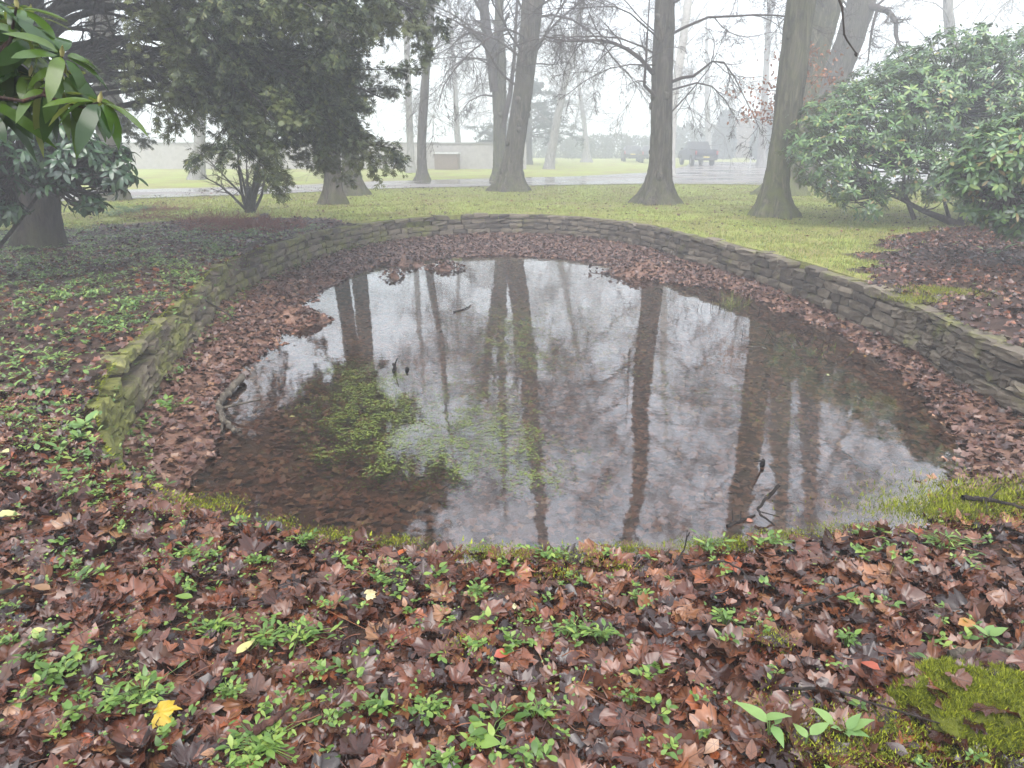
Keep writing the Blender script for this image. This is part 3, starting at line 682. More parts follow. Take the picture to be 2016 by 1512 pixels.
bare_tree('beech_tree', 'farthest and palest of the slanting trunks above the large rhododendron', 31.0,
    [(1560, 360, 34), (1590, 300, 29), (1628, 200, 27), (1665, 100, 27), (1688, 30, 27), (1700, -10, 27)], 17, limbs=18, z0=5.5, Lmax=7, elev=(.35, 1.0), rmin=.009, seed=10, flare=.9, fh=.5, bark=M_BARK, knob=2,
    extra=[([(1700, 8, -.3), (1728, 16, -.6), (1748, 22, -.9), (1764, 40, -1.2), (1764, 78, -1.4), (1772, 84, -1.5)], .15, .05), ([(1728, 17, -.6), (1718, 50, -.8), (1712, 90, -.9), (1708, 130, -1)], .07, .02)])
bare_tree('lime_tree', 'ivy-footed trunk half hidden behind the right edge of the yew', 21.1,
    [(655, 398, 20), (655, 370, 17), (655, 330, 16), (654, 250, 16), (652, 150, 16), (650, 0, 16)], 15, limbs=20, z0=5, Lmax=5, seed=12, flare=.9, fh=.3, knob=4)
bare_tree('lime_tree', 'broad-footed trunk at the drive edge seen under the yew foliage', 24.8,
    [(694, 384, 21), (692, 350, 17), (690, 300, 16), (686, 200, 16), (680, 80, 16), (676, 0, 16)], 15, limbs=18, z0=5, Lmax=5, seed=13, flare=.8, fh=.35, knob=4)
bare_tree('lime_tree', 'foggy wide trunk just behind the dark yew trunk', 22.5,
    [(221, 405, 27), (219, 370, 24), (217, 320, 23), (214, 250, 22), (205, 100, 22), (198, 0, 22)], 15, limbs=16, z0=5, Lmax=5, seed=14, flare=.5, fh=.35, knob=4)
bare_tree('slender_tree', 'slim pale trunk beyond the drive just left of the tan bin store', 34.8,
    [(832, 355, 11), (831, 330, 9.5), (830, 280, 9), (833, 220, 9), (838, 150, 8), (847, 60, 7), (850, 0, 7)], 14, limbs=16, z0=4, Lmax=5, seed=15, flare=.8, fh=.3, knob=2)
bare_tree('slender_tree', 'thinnest far trunk in front of the long garden wall', 45.0,
    [(809, 338, 8), (808, 300, 7), (806, 240, 7), (803, 150, 6), (800, 60, 6)], 14, limbs=14, z0=4, Lmax=5, seed=16, flare=.6, fh=.3, knob=0, detail=2)
bare_tree('spreading_tree', 'faint low-branching tree between the cedar and the distant cars', 72.0,
    [(1155, 318, 8), (1155, 300, 6), (1154, 285, 6), (1152, 270, 5)], 13, limbs=26, z0=2.4, Lmax=8, seed=17, flare=.8, fh=.5, knob=0, elev=(.05, .8), rmin=.012, droop=-.02)
for nm, lb, yy, pp, hh, sd_ in (
    ('birch_tree', 'white-stemmed slender tree just right of the straight dark trunk', 40, [(1318, 340, 10), (1325, 200, 9), (1345, 80, 8), (1355, 0, 8)], 16, 31),
    ('far_tree', 'faint bare tree rising behind the pickup truck', 82, [(1395, 312, 7), (1394, 270, 6), (1392, 200, 5)], 15, 32),
    ('far_tree', 'faint bare tree left of the brown-leaved beech, beyond the drive bend', 60, [(1500, 316, 8), (1502, 250, 7), (1508, 150, 6), (1512, 60, 5)], 16, 33),
    ('far_tree', 'foggy spreading tree whose boughs show over the rhododendron top', 38, [(1905, 350, 16), (1900, 250, 13), (1890, 150, 12), (1870, 60, 10)], 15, 34),
    ('far_tree', 'foggy tree above the right edge of the rhododendron', 48, [(2040, 340, 14), (2044, 240, 12), (2050, 140, 10)], 15, 35),
    ('far_tree', 'faint bare tree behind the leaning pair near the middle', 52, [(1080, 330, 10), (1094, 250, 8), (1110, 170, 7), (1130, 90, 6)], 15, 36),
    ('far_tree', 'faint bare tree above the tan bin store', 62, [(905, 322, 7), (900, 260, 6), (896, 180, 5)], 14, 37),
    ('far_tree', 'foggy bare tree behind the yew crown near the small bare shrub', 36, [(390, 372, 13), (392, 300, 11), (396, 200, 10), (398, 100, 9)], 15, 38)):
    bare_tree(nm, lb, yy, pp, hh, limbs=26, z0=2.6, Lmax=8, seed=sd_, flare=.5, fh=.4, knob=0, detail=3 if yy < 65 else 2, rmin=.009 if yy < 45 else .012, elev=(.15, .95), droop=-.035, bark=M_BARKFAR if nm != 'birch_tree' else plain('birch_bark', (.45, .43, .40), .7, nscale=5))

# dead leaves clinging to shoots of the beech
def put_child(mb, name, mat, root, base):
    o = mb.build(name, mat, root, smooth=True); return o
bl = MB(); tw = MB(); LB = leaf_strip(.085, .045, ovate, 3, .3, .3)
pts = []
for (x_, y_, n_, s_) in ((1505, 175, 90, .38), (1520, 215, 120, .42), (1500, 232, 60, .3), (1545, 195, 130, .42), (1590, 150, 130, .42), (1605, 110, 70, .36), (1560, 225, 90, .36), (1560, 110, 60, .4), (1625, 150, 60, .3)):
    c = at_depth(x_, y_, 16.6)-t3b
    st_ = np.array([c[0]*.3, -.3, c[2]-.35]); tw.tube([st_, st_*.5+c*.5+[0, 0, .1], c+[np.sign(c[0])*.3, 0, 0]], [.012, .008, .004], 4)
    p = c+rng.normal(0, 1, (n_, 3))*[s_, s_*.6, s_*.38]; M = frames(nrm(rng.normal(0, 1, (n_, 3))*[.8, .6, .3]+[0, 0, -.7]), randdir(n_)); bl.inst(LB, M*rng.uniform(.75, 1.25, n_)[:, None, None], p)
bl.build('dead_leaves', M_BEECH, t3); tw.build('shoot', M_TWIG, t3)

# ------------------------------------------------------------------ the yew
def _sprig():
    V, F = [], []
    for a, y0, l in ((0, .0, .105), (.75, .012, .062), (-.75, .018, .062), (.6, .04, .05), (-.6, .046, .05)):
        d = np.array([sin(a), cos(a), -.08]); q = np.array([cos(a), -sin(a), .1]); o_ = np.array([0, y0, 0]); b_ = len(V)
        V += [o_, o_+d*l*.5+q*.0085, o_+d*l, o_+d*l*.5-q*.0085]; F.append([b_, b_+1, b_+2, b_+3])
    return np.array(V), np.array(F)
SPRIG = _sprig()
def yew(base, H, Rm, nl, seed):
    global rng
    keep = rng; rng = np.random.default_rng(seed)
    root = empty('yew_tree', base, 'dark spreading yew with drooping boughs over the left bank', 'tree')
    mb = MB()
    pts = [(-.08, 0, 0), (.02, .0, .45), (.14, .02, 1.0), (.24, .05, 1.6), (.30, .1, 2.6), (.5, .1, 4.2), (.5, .2, 6.5), (.5, .1, H)]
    X, RR = trunk_rings(mb, pts, [.35, .32, .30, .295, .28, .24, .15, .03], .38, .22, seed, k=26, lobes=5)
    mb.build('trunk', M_BARKD, root)
    z = 1.5+(H-2.0)*rng.random(nl)**.85; a = rng.uniform(0, 2*pi, nl); a[:60] = rng.uniform(-.75, .5, 60); z[:60] = 1.6+5.2*rng.random(60)
    # reach of the crown at each height
    reach = np.interp(z, [1.4, 2.6, 4.2, 6, 8, H], [4.6, 5.7, 5.8, 5.2, 3.6, .8])*Rm/6.4*rng.uniform(.78, 1.0, nl)
    far_ = np.sin(a) > .35; a = np.where(far_ & (rng.random(nl) < .6), -a, a); tocam = np.cos(a+pi/2); reach *= np.where(tocam > .5, .72, 1)
    el = rng.uniform(.30, .65, nl); ii = np.clip(np.searchsorted(X[:, 2], z), 1, len(X)-1); p = X[ii]
    d = np.stack([np.cos(a)*np.cos(el), np.sin(a)*np.cos(el), np.sin(el)], -1)
    P, Rb = grow(p, d, reach*1.10, rng.uniform(.035, .075, nl), 11, .06, -.085, .2)
    P[..., 2] = np.maximum(P[..., 2], .85+rng.uniform(0, .8, nl)[:, None])
    br = MB(); br.tubes(P, Rb, 5)
    P1, R1 = children(P, Rb, 17, .22, .65, .27, 7, .10, -.05, .45, .007, .5); br.tubes(P1, R1, 4)
    P2, R2 = children(P1, R1, 9, .15, .65, .42, 5, .12, -.06, .5, .004, .4); br.tubes(P2, R2, 3)
    br.build('limbs', M_YEWTWIG, root)
    fo = MB()
    for PP, RR_, c, tm in ((P1, R1, 11, .4), (P2, R2, 15, .1)):
        t = tm+(1-tm)*rng.random((len(PP), c)); q, dd, _ = lerp_path(PP, RR_, t); q = q.reshape(-1, 3); dd = dd.reshape(-1, 3)
        dist = np.hypot(q[:, 0], q[:, 1]); rim_ = np.interp(q[:, 2], [.5, 1.4, 3, 4.5, 6.5, 9], [4.3, 5.2, 5.7, 5.7, 4.6, 2.4])*Rm/6.4
        keepm = rng.random(len(q)) < np.clip((dist/rim_-.50)/.34, .0, 1)
        q, dd = q[keepm], dd[keepm]; n = len(q)
        q = q+rng.normal(0, .03, (n, 3)); dr = nrm(dd*.8+rng.normal(0, .55, (n, 3))+[0, 0, -.12]); M = frames(dr, nrm(rng.normal(0, .35, (n, 3))+[0, 0, 1]))
        fo.inst(SPRIG, M*rng.uniform(.7, 1.4, n)[:, None, None], q)
    fo.build('foliage', M_YEW, root, smooth=False)
    rng = keep
yb = up(84, 486); yb[2] = float(gz(yb[0], yb[1]))
yew(yb, 10.5, 6.5, 190, 77)

# ------------------------------------------------------------------ rhododendrons
def whorl(n, L, W, seed, droop=.25, lift=.35):
    r = np.random.default_rng(seed); mb = MB()
    for i in range(n):
        a = i*2*pi/n+r.normal(0, .25); e = r.normal(lift, .28); d = np.array([[cos(a)*cos(e), sin(a)*cos(e), sin(e)]])
        l = L*r.uniform(.75, 1.15); t = leaf_strip(l, W*r.uniform(.85, 1.1), oblong, 6, .13, droop*r.uniform(.4, 1.6))
        M = frames(d, np.array([[0, 0, 1.0]])); mb.inst(t, M, d*.012)
    return np.concatenate(mb.V), np.concatenate(mb.F[4])
def shrub(base, lobes_, nw, whorls, mat, root, stems, ground=.25, depthbias=.22, twig=M_STICK):
    """leaf whorls through the outer shell of a set of lobes (x, y, z, rx, ry, rz), limbs running to them"""
    Lb = np.array(lobes_, float); vol = Lb[:, 3]*Lb[:, 4]*Lb[:, 5]; wq = vol**.67; wq /= wq.sum()
    k = rng.choice(len(Lb), nw, p=wq); u = randdir(nw); r = 1-np.abs(rng.normal(0, depthbias, nw)); r = r*(1+.16*fbm(u[:, 0]*2+k*1.7, u[:, 2]*2+u[:, 1]*2, 1.1, 81)); p = Lb[k, :3]+u*Lb[k, 3:]*r[:, None]
    inside = np.zeros(nw, int)
    for j_ in range(len(Lb)): inside += (((p-Lb[j_, :3])/Lb[j_, 3:])**2).sum(1) < .55
    ok = ((inside == 0) | (rng.random(nw) < .10)) & (p[:, 2] > ground)
    p, u, k = p[ok], u[ok], k[ok]; n = len(p)
    ax = nrm(u*.75+[0, 0, .75]+rng.normal(0, .28, (n, 3))); w_ = rng.integers(0, len(whorls), n); fo = MB()
    M = frames(randdir(n), ax)   # local z along the shoot
    z = ax; x_ = nrm(np.cross(randdir(n), z)); y_ = np.cross(z, x_); M = np.stack([x_, y_, z], -1)*rng.uniform(.8, 1.2, n)[:, None, None]
    for j_, t in enumerate(whorls): fo.inst(t, M[w_ == j_], p[w_ == j_])
    fo.build('foliage', mat, root)
    br = MB()
    for s0, s1, r0 in stems: br.tube(np.array([s0, (np.array(s0)+s1)/2+rng.normal(0, .08, 3), s1]), [r0, r0*.8, r0*.55], 8)
    # limbs from the stems to the shoots, each sagging a little
    ends = np.array([s[1] for s in stems]); pick = rng.random(n) < min(1, 700/n); q = p[pick]; m = len(q)
    near_ = np.argmin(((q[:, None]-ends[None])**2).sum(-1), 1); e0 = ends[near_]; t = np.linspace(0, 1, 6)[None, :, None]
    mid = (e0+q)/2+rng.normal(0, .18, (m, 3))+[0, 0, -.1]
    Pth = (1-t)**2*e0[:, None]+2*t*(1-t)*mid[:, None]+t*t*q[:, None]
    br.tubes(Pth, np.linspace(.018, .005, 6)[None]*np.ones((m, 1)), 4)
    br.build('stems', twig, root)
WH = [whorl(9, .12, .040, 300+i, .3, .25) for i in range(6)]; WHS = [whorl(8, .12, .04, 320+i, .5, .0) for i in range(6)]
# the large one on the right
rb = up(1862, 442); rb[2] = float(gz(rb[0], rb[1])); rh = empty('rhododendron', rb, 'large pale green rhododendron spreading over the right bank', 'shrub')
def lob(px, py, dy, rx, ry, rz): c = at_y(px, py, rb[1]+dy)-rb; return (c[0], c[1], c[2], rx, ry, rz)
L1 = [lob(1625, 300, -.3, .75, .9, .65), lob(1690, 245, -.1, .95, 1.2, .7), lob(1780, 215, .0, 1.1, 1.4, .9), lob(1830, 165, .2, .85, 1.2, .75), lob(1880, 112, .2, .6, .8, .6), lob(1900, 200, .2, 1.1, 1.5, 1.0),
      lob(2010, 140, .2, .9, 1.4, .85), lob(2120, 140, .3, 1.4, 1.5, 1.1), lob(2000, 270, 0, 1.2, 1.4, 1.0), lob(1760, 320, -.4, 1.1, 1.0, .7), lob(1660, 360, -.5, .7, .6, .35), lob(1880, 330, -.2, 1.2, 1.2, .75), lob(1700, 400, -.5, .5, .5, .28), lob(2200, 280, .2, 1.4, 1.5, 1.3), lob(1960, 390, .1, .9, .9, .4), lob(1935, 80, .6, .4, .5, .35)]
L1 += [(l[0], l[1]+1.9, l[2]-.1, l[3], l[4], l[5]) for l in L1[1:8]]
st_ = lambda x0, y0, x1, y1, dy=0: (at_y(x0, y0, rb[1]+dy)-rb, at_y(x1, y1, rb[1]+dy*.6)-rb)
S1 = [(*st_(1890, 440, 1900, 330), .07), (*st_(1912, 438, 1930, 330, .2), .06), (*st_(1868, 428, 1860, 330, .3), .04), (*st_(1800, 432, 1780, 330, -.2), .05), (*st_(1895, 446, 1810, 412, -.1), .085), (*st_(1812, 412, 1740, 380, -.2), .05), (*st_(1950, 440, 2010, 300, .1), .06), (*st_(1925, 435, 1890, 220, .3), .05)]
shrub(rb, L1, 7200, WH, M_RHODO, rh, S1)
rb2 = up(2075, 520); rh2 = empty('rhododendron', rb2, 'nearer rhododendron bush cut off by the right edge of the photo', 'shrub')
def lob2(px, py, dy, rx, ry, rz): c = at_y(px, py, rb2[1]+dy)-rb2; return (c[0], c[1], c[2], rx, ry, rz)
L2 = [lob2(1995, 305, -.1, .75, .7, .40), lob2(1935, 345, -.1, .5, .5, .28), lob2(2060, 270, 0, .8, .8, .5), lob2(1975, 400, 0, .5, .5, .3), lob2(2110, 360, 0, .9, .9, .7), lob2(2020, 440, .1, .45, .4, .2), lob2(2200, 280, 0, .9, .9, .7)]
S2 = [(np.zeros(3), at_y(2050, 330, rb2[1])-rb2, .05), (np.array([.2, .1, 0]), at_y(2110, 330, rb2[1])-rb2, .05), (np.array([-.1, .1, 0]), at_y(1990, 360, rb2[1])-rb2, .03)]
shrub(rb2, L2, 1900, WH, M_RHODO, rh2, S2, twig=M_LOG)
# the dark one on the left in front of the yew trunk
rb3 = up(-90, 560); rh3 = empty('rhododendron', rb3, 'dark glossy rhododendron at the left edge in front of the yew trunk', 'shrub')
def lob3(px, py, dy, rx, ry, rz): c = at_y(px, py, rb3[1]+dy)-rb3; return (c[0], c[1], c[2], rx, ry, rz)
L3 = [lob3(60, 250, .3, .55, .6, .35), lob3(150, 310, .4, .45, .5, .32), lob3(20, 310, .2, .5, .5, .3), lob3(100, 345, .3, .35, .4, .2), lob3(-80, 260, 0, .9, .9, .8), lob3(215, 330, .5, .3, .35, .28), lob3(170, 395, .4, .22, .22, .10), lob3(-60, 380, 0, .45, .5, .4), lob3(20, 410, .1, .18, .2, .1)]
S3 = [(np.zeros(3), at_y(-60, 330, rb3[1])-rb3, .04), (np.array([.1, .2, 0]), at_y(20, 340, rb3[1])-rb3, .03), (np.array([0, .3, 0]), at_y(100, 350, rb3[1]+.3)-rb3, .03)]
shrub(rb3, L3, 1150, WHS, M_RHODOD, rh3, S3, ground=.35)

# the branch that hangs into the top left corner, close to the lens
nb0 = np.array([-2.3, 1.4, 0.0]); nb = empty('rhododendron', nb0, 'near rhododendron branch with large glossy leaves in the top left corner', 'shrub')
D0 = 1.75
P_ = lambda x_, y_, d_=0: at_depth(x_, y_, D0+d_)-nb0
br = MB(); br.tube([(0, 0, 0), (.15, .1, .9), P_(-420, 420), P_(-200, 260), P_(0, 192), P_(45, 199), P_(85, 187), P_(130, 203), P_(165, 212), P_(195, 201)], [.02, .018, .015, .010, .005, .0045, .004, .003, .0025, .0025], 8)
br.tube([P_(85, 187), P_(100, 150), P_(118, 140), P_(122, 98)], [.004, .0035, .003, .0028], 7)
br.tube([P_(-200, 260), P_(-60, 150), P_(20, 80), P_(32, 14)], [.009, .006, .0045, .003], 7)
br.tube([P_(-60, 150), P_(0, 110), P_(28, 66), P_(60, 72)], [.005, .004, .004, .003], 7)
br.tube([P_(-200, 260), P_(-120, 60), P_(-40, -30)], [.008, .006, .004], 7)
br.build('branch', bark_mat('red_brown_twig', (.03, .015, .010), (.12, .05, .03)), nb)
fo = MB(); buds = []
for (x_, y_, dz_, n_, drp, seed) in ((195, 201, 0, 10, .7, 1), (122, 110, 0, 8, .5, 2), (126, 142, .02, 9, .9, 3), (34, 16, .05, 9, .45, 4), (28, 66, .08, 9, .7, 5), (60, 80, .03, 7, .6, 6), (95, 175, .04, 6, 1.0, 12), (-10, 90, .04, 9, .8, 13), (40, 120, .12, 8, .8, 14), (-30, 210, .05, 8, .9, 15), (20, 160, .15, 9, .8, 16), (75, 110, .18, 8, .7, 17), (-20, 60, .12, 9, .6, 18), (160, 185, .1, 6, .9, 19), (60, 30, .2, 7, .5, 20), (-40, 20, .1, 9, .5, 7), (10, 195, .1, 7, .7, 8), (-20, 130, .1, 9, .6, 9), (-70, 60, .2, 10, .4, 10), (60, 150, .1, 7, .7, 11)):
    V, F = whorl(n_+1, .102, .034, 400+seed, drp, -.02); ax = nrm(np.array([.35, -.25, .8])+np.random.default_rng(seed).normal(0, .2, 3)); x1 = nrm(np.cross([.2, 1, .1], ax)); M = np.stack([x1, np.cross(ax, x1), ax], -1)[None]
    fo.inst((V, F), M, P_(x_, y_, dz_)[None]); c = P_(x_, y_, dz_); bud = MB(); bud.tube([c, c+ax*.012, c+ax*.028], [.004, .006, .001], 7); buds.append(bud)
fo.build('leaf_whorls', M_RHODON, nb); M_BUD = plain('pale_bud', (.34, .30, .12), .5)
for bud in buds: bud.build('bud', M_BUD, nb)

# ------------------------------------------------------------------ vehicles
M_PAINT = plain('dark_blue_grey_paint', (.016, .02, .034), .3, 0, 3, .1, .35); M_PAINT2 = plain('dark_grey_paint', (.04, .045, .05), .2, 0, 3, .1, .7)
M_GLASS = plain('car_glass', (.03, .034, .04), .35, 0, 2, .1, .25); M_TYRE = plain('tyre_rubber', (.015, .015, .015), .8); M_RIM = plain('alloy_rim', (.25, .25, .26), .35, .8)
M_TAIL = plain('red_lens', (.28, .02, .02), .2); M_BLACK = plain('black_plastic', (.02, .02, .02), .6); M_PLATE = plain('number_plate', (.6, .5, .08), .5); M_WHITE = plain('white_lens', (.7, .7, .7), .3)
def prism(mb, prof, x0, x1, inset=0.0):
    """side profile (y, z) swept from x0 to x1, its top edge drawn in by inset"""
    zt = max(p[1] for p in prof); zb = min(p[1] for p in prof); n = len(prof); V = []
    for x_, s in ((x0, 1), (x1, -1)):
        for y_, z_ in prof: V.append((x_+s*inset*((z_-zb)/(zt-zb))**2, y_, z_))
    mb.add(V, [[i, (i+1) % n, n+(i+1) % n, n+i] for i in range(n)]); mb.F.setdefault(n, []).append(np.array([list(range(n))[::-1]])+mb.n-2*n); mb.F[n].append(np.array([list(range(n, 2*n))])+mb.n-2*n)
def quad_plate(mb, q, th=.012):
    q = np.array(q, float); nn_ = nrm(np.cross(q[1]-q[0], q[2]-q[0]))*th; V = np.concatenate([q, q+nn_])
    mb.add(V, [[3, 2, 1, 0], [4, 5, 6, 7], [0, 1, 5, 4], [1, 2, 6, 5], [2, 3, 7, 6], [3, 0, 4, 7]])
def lathe_x(mb, prof, c, k=20):
    """profile (x, r) turned about the x axis through c"""
    a = np.arange(k)*2*pi/k; V = np.array([[(c[0]+x_, c[1]+r*cos(t), c[2]+r*sin(t)) for t in a] for x_, r in prof]); n = len(prof)
    i = np.arange(n-1)[:, None]*k; j_ = np.arange(k)[None]; mb.add(V.reshape(-1, 3), np.stack([i+j_, i+(j_+1) % k, i+k+(j_+1) % k, i+k+j_], -1).reshape(-1, 4))
def arch(y0, r, zb, n=7): return [(y0-r*cos(pi*i/n), max(zb, .36+r*sin(pi*i/n))) for i in range(n+1)]
def car(name, label, cat, pos, yaw, kind, paint):
    root = empty(name, pos, label, cat); root.rotation_euler = (0, 0, yaw)
    W = .92 if kind == 'truck' else .88
    if kind == 'truck':
        ya, yb_, hood, belt = 0, 3.15, 1.12, 1.18
        prof = [(-1.15, .55)]+arch(ya, .46, .5)[0:]+[(.55, .42), (2.6, .42)]+arch(yb_, .46, .5)+[(4.0, .5), (4.05, .85), (3.9, 1.08), (2.75, belt), (-1.1, belt), (-1.15, 1.0)]
        cb = [(.72, 1.16), (2.85, 1.16), (2.25, 1.80), (1.0, 1.83)]
        roofx = .20
    else:
        ya, yb_, hood, belt = 0, 2.55, 1.0, 1.02
        prof = [(-.75, .4)]+arch(ya, .40, .4)+[(.5, .32), (2.1, .32)]+arch(yb_, .40, .4)+[(3.25, .4), (3.3, .7), (3.1, .9), (2.3, belt), (-.72, belt), (-.78, .75)]
        cb = [(-.68, 1.0), (2.25, 1.0), (1.55, 1.52), (-.25, 1.54)]
        roofx = .18
    m = MB(); prism(m, prof, -W, W, .05); prism(m, cb, -W+.05, W-.05, roofx); m.build('body', paint, root, smooth=False)
    zt = cb[2][1]; zb = cb[0][1]
    def side(s):
        f = lambda t: W-.05-roofx*t*t
        q = [(s*(f(.12)+.004), cb[0][0]+.22, zb+.1), (s*(f(.12)+.004), cb[1][0]-.3, zb+.1), (s*(f(.85)-.02), cb[2][0]-.08, zt-.1), (s*(f(.85)-.02), cb[3][0]+.08, zt-.1)]
        return q if s > 0 else q[::-1]
    for s in (-1, 1): g_ = MB(); quad_plate(g_, side(s), .03); g_.build('side_window', M_GLASS, root, smooth=False)
    g_ = MB(); e = .03; t0, t1 = .12, .88; yl = lambda t: cb[0][0]*(1-t)+cb[3][0]*t; zl = lambda t: zb*(1-t)+cb[3][1]*t
    quad_plate(g_, [(-W+.13, yl(t0)-.01, zl(t0)), (W-.13, yl(t0)-.01, zl(t0)), (W-.10-roofx*.8, yl(t1)-.01, zl(t1)), (-W+.10+roofx*.8, yl(t1)-.01, zl(t1))], .025); g_.build('rear_window', M_GLASS, root, smooth=False)
    g_ = MB(); yl = lambda t: cb[1][0]*(1-t)+cb[2][0]*t; zl = lambda t: zb*(1-t)+cb[2][1]*t
    quad_plate(g_, [(W-.13, yl(t0)+.01, zl(t0)), (-W+.13, yl(t0)+.01, zl(t0)), (-W+.10+roofx*.8, yl(t1)+.01, zl(t1)), (W-.10-roofx*.8, yl(t1)+.01, zl(t1))], .025); g_.build('windscreen', M_GLASS, root, smooth=False)
    rw = .37 if kind == 'truck' else .32
    for yy in (ya, yb_):
        for s in (-1, 1):
            t = MB(); lathe_x(t, [(-.12, rw*.62), (-.12, rw*.95), (-.09, rw), (.09, rw), (.12, rw*.95), (.12, rw*.62)], (s*(W-.12), yy, rw)); t = t.build('wheel', M_TYRE, root)
            r_ = MB(); lathe_x(r_, [(0, rw*.62), (s*.09, rw*.60), (s*.10, rw*.5), (s*.07, rw*.2), (s*.085, .001)], (s*(W-.12), yy, rw)); r_.build('rim', M_RIM, t)
    yr = prof[0][0]
    for s in (-1, 1):
        l_ = MB(); block(l_, (s*(W-.09), yr-.01, .98 if kind == 'truck' else .85), np.array([1, 0, 0]), np.array([0, 1.0, 0]), np.array([0, 0, 1.0]), .14, .10, .30, 0, BOX2); l_.build('tail_light', M_TAIL, root)
        l_ = MB(); block(l_, (s*(W+.10), cb[1][0]-.35, zb+.12), np.array([1, 0, 0]), np.array([0, 1.0, 0]), np.array([0, 0, 1.0]), .2, .09, .15, 0, BOX2); l_.build('wing_mirror', M_BLACK, root)
    bm_ = MB(); block(bm_, (0, yr-.06, .52), np.array([1, 0, 0]), np.array([0, 1.0, 0]), np.array([0, 0, 1.0]), W*1.9, .14, .2, 0, BOX2); bm_.build('rear_bumper', M_BLACK, root)
    bm_ = MB(); block(bm_, (0, yr-.035, .66 if kind == 'truck' else .7), np.array([1, 0, 0]), np.array([0, 1.0, 0]), np.array([0, 0, 1.0]), .5, .02, .11, 0, BOX2); bm_.build('number_plate', M_PLATE, root)
    if kind == 'truck':
        bm_ = MB(); block(bm_, (0, yr-.012, .93), np.array([1, 0, 0]), np.array([0, 1.0, 0]), np.array([0, 0, 1.0]), W*1.62, .03, .44, 0, BOX2); tg = bm_.build('tailgate', paint, root)
        bm_ = MB(); block(bm_, (0, yr-.035, 1.02), np.array([1, 0, 0]), np.array([0, 1.0, 0]), np.array([0, 0, 1.0]), .24, .02, .06, 0, BOX2); bm_.build('tailgate_handle', M_BLACK, tg)
        bm_ = MB()
        for s in (-1, 1): block(bm_, (s*(W-.07), -.25, belt+.025), np.array([1, 0, 0]), np.array([0, 1.0, 0]), np.array([0, 0, 1.0]), .06, 1.7, .05, 0, BOX2)
        block(bm_, (0, -1.09, belt+.025), np.array([1, 0, 0]), np.array([0, 1.0, 0]), np.array([0, 0, 1.0]), W*1.9, .06, .05, 0, BOX2); bm_.build('bed_rail', M_BLACK, root)
        bm_ = MB(); bm_.tube([(.1, 1.3, 1.8), (.1, 1.2, 2.0)], .008, 5); bm_.build('aerial', M_BLACK, root)
    else:
        for s in (-1, 1): l_ = MB(); block(l_, (s*(W-.35), yr-.03, .42), np.array([1, 0, 0]), np.array([0, 1.0, 0]), np.array([0, 0, 1.0]), .16, .04, .08, 0, BOX2); l_.build('reversing_light', M_WHITE, root)
    return root
tp = up(1381, 326.5); tp[2] = .013
car('pickup_truck', 'dark pickup truck driving away on the wet drive, seen from behind', 'pickup truck', tp, R_(1.5), 'truck', M_PAINT)
car('parked_car', 'dark hatchback fading into the fog left of the straight trunk', 'car', up(1244, 318), R_(-4), 'car', M_PAINT2)
car('parked_car', 'foggy car mostly hidden behind the straight trunk', 'car', up(1284, 321)+np.array([0, 1, 0]), R_(-4), 'car', M_PAINT2)
pp = up(1477, 323); mp = MB(); block(mp, (0, 0, .22), np.array([1.0, 0, 0]), np.array([0, 1.0, 0]), np.array([0, 0, 1.0]), .12, .10, .46, 0, BOX2)
block(mp, (.04, -.02, .52), np.array([1.0, 0, .2]), np.array([0, 1.0, 0]), np.array([0, 0, 1.0]), .32, .10, .18, 0, BOX2)
o = mp.build('marker_post', plain('white_paint', (.75, .75, .75), .6), origin=pp); o.location = tuple(pp); tag(o, 'small white marker post at the far edge of the drive', 'post')
for v in o.data.vertices: v.co += __import__('mathutils').Vector(tuple(float(q) for q in pp))

# ------------------------------------------------------------------ garden wall, bin store, far hedges and the cedar
gw = empty('garden_wall', (-8, 52, 0), 'long low garden wall fading in the fog beyond the drive', 'wall')
X1 = np.array([1.0, 0, 0]); Y1 = np.array([0, 1.0, 0]); Z1 = np.array([0, 0, 1.0])
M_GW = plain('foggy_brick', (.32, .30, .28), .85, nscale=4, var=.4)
m = MB(); xs = np.linspace(-30, 1, 12)-(-8)
for a_, b_ in zip(xs[:-1], xs[1:]): block(m, ((a_+b_)/2, 0, .82), X1, Y1, Z1, b_-a_-.005, .34, 1.66, 0, box_tpl(1))
m.build('brickwork', M_GW, gw, smooth=False); m = MB()
for a_, b_ in zip(xs[:-1], xs[1:]): block(m, ((a_+b_)/2, 0, 1.70), X1, Y1, Z1, b_-a_-.004, .46, .10, 0, box_tpl(1))
m.build('coping', plain('grey_coping', (.22, .21, .20), .8), gw, smooth=False)
bp = up(881, 333.5); bs = empty('bin_store', bp, 'tan box-shaped bin store with a pale flat lid on the far grass', 'bin store')
bs.rotation_euler = (0, 0, R_(-8))
m = MB()
for k in range(11): block(m, (-.72+k*.144, -.42, .5), X1, Y1, Z1, .138, .03, 1.0, 0, box_tpl(1))
for k in range(6):
    for s in (-1, 1): block(m, (s*.78, -.33+k*.144, .5), X1, Y1, Z1, .03, .138, 1.0, 0, box_tpl(1))
block(m, (0, .0, .47), X1, Y1, Z1, 1.5, .78, .94, 0, box_tpl(1)); m.build('boarding', plain('weathered_boards', (.15, .105, .075), .8, nscale=6), bs, smooth=False)
m = MB(); block(m, (0, -.02, 1.06), X1, Y1, np.array([0, .05, 1]), 1.72, 1.02, .07, 0, box_tpl(1)); m.build('lid', plain('pale_felt', (.5, .5, .48), .4), bs, smooth=False)

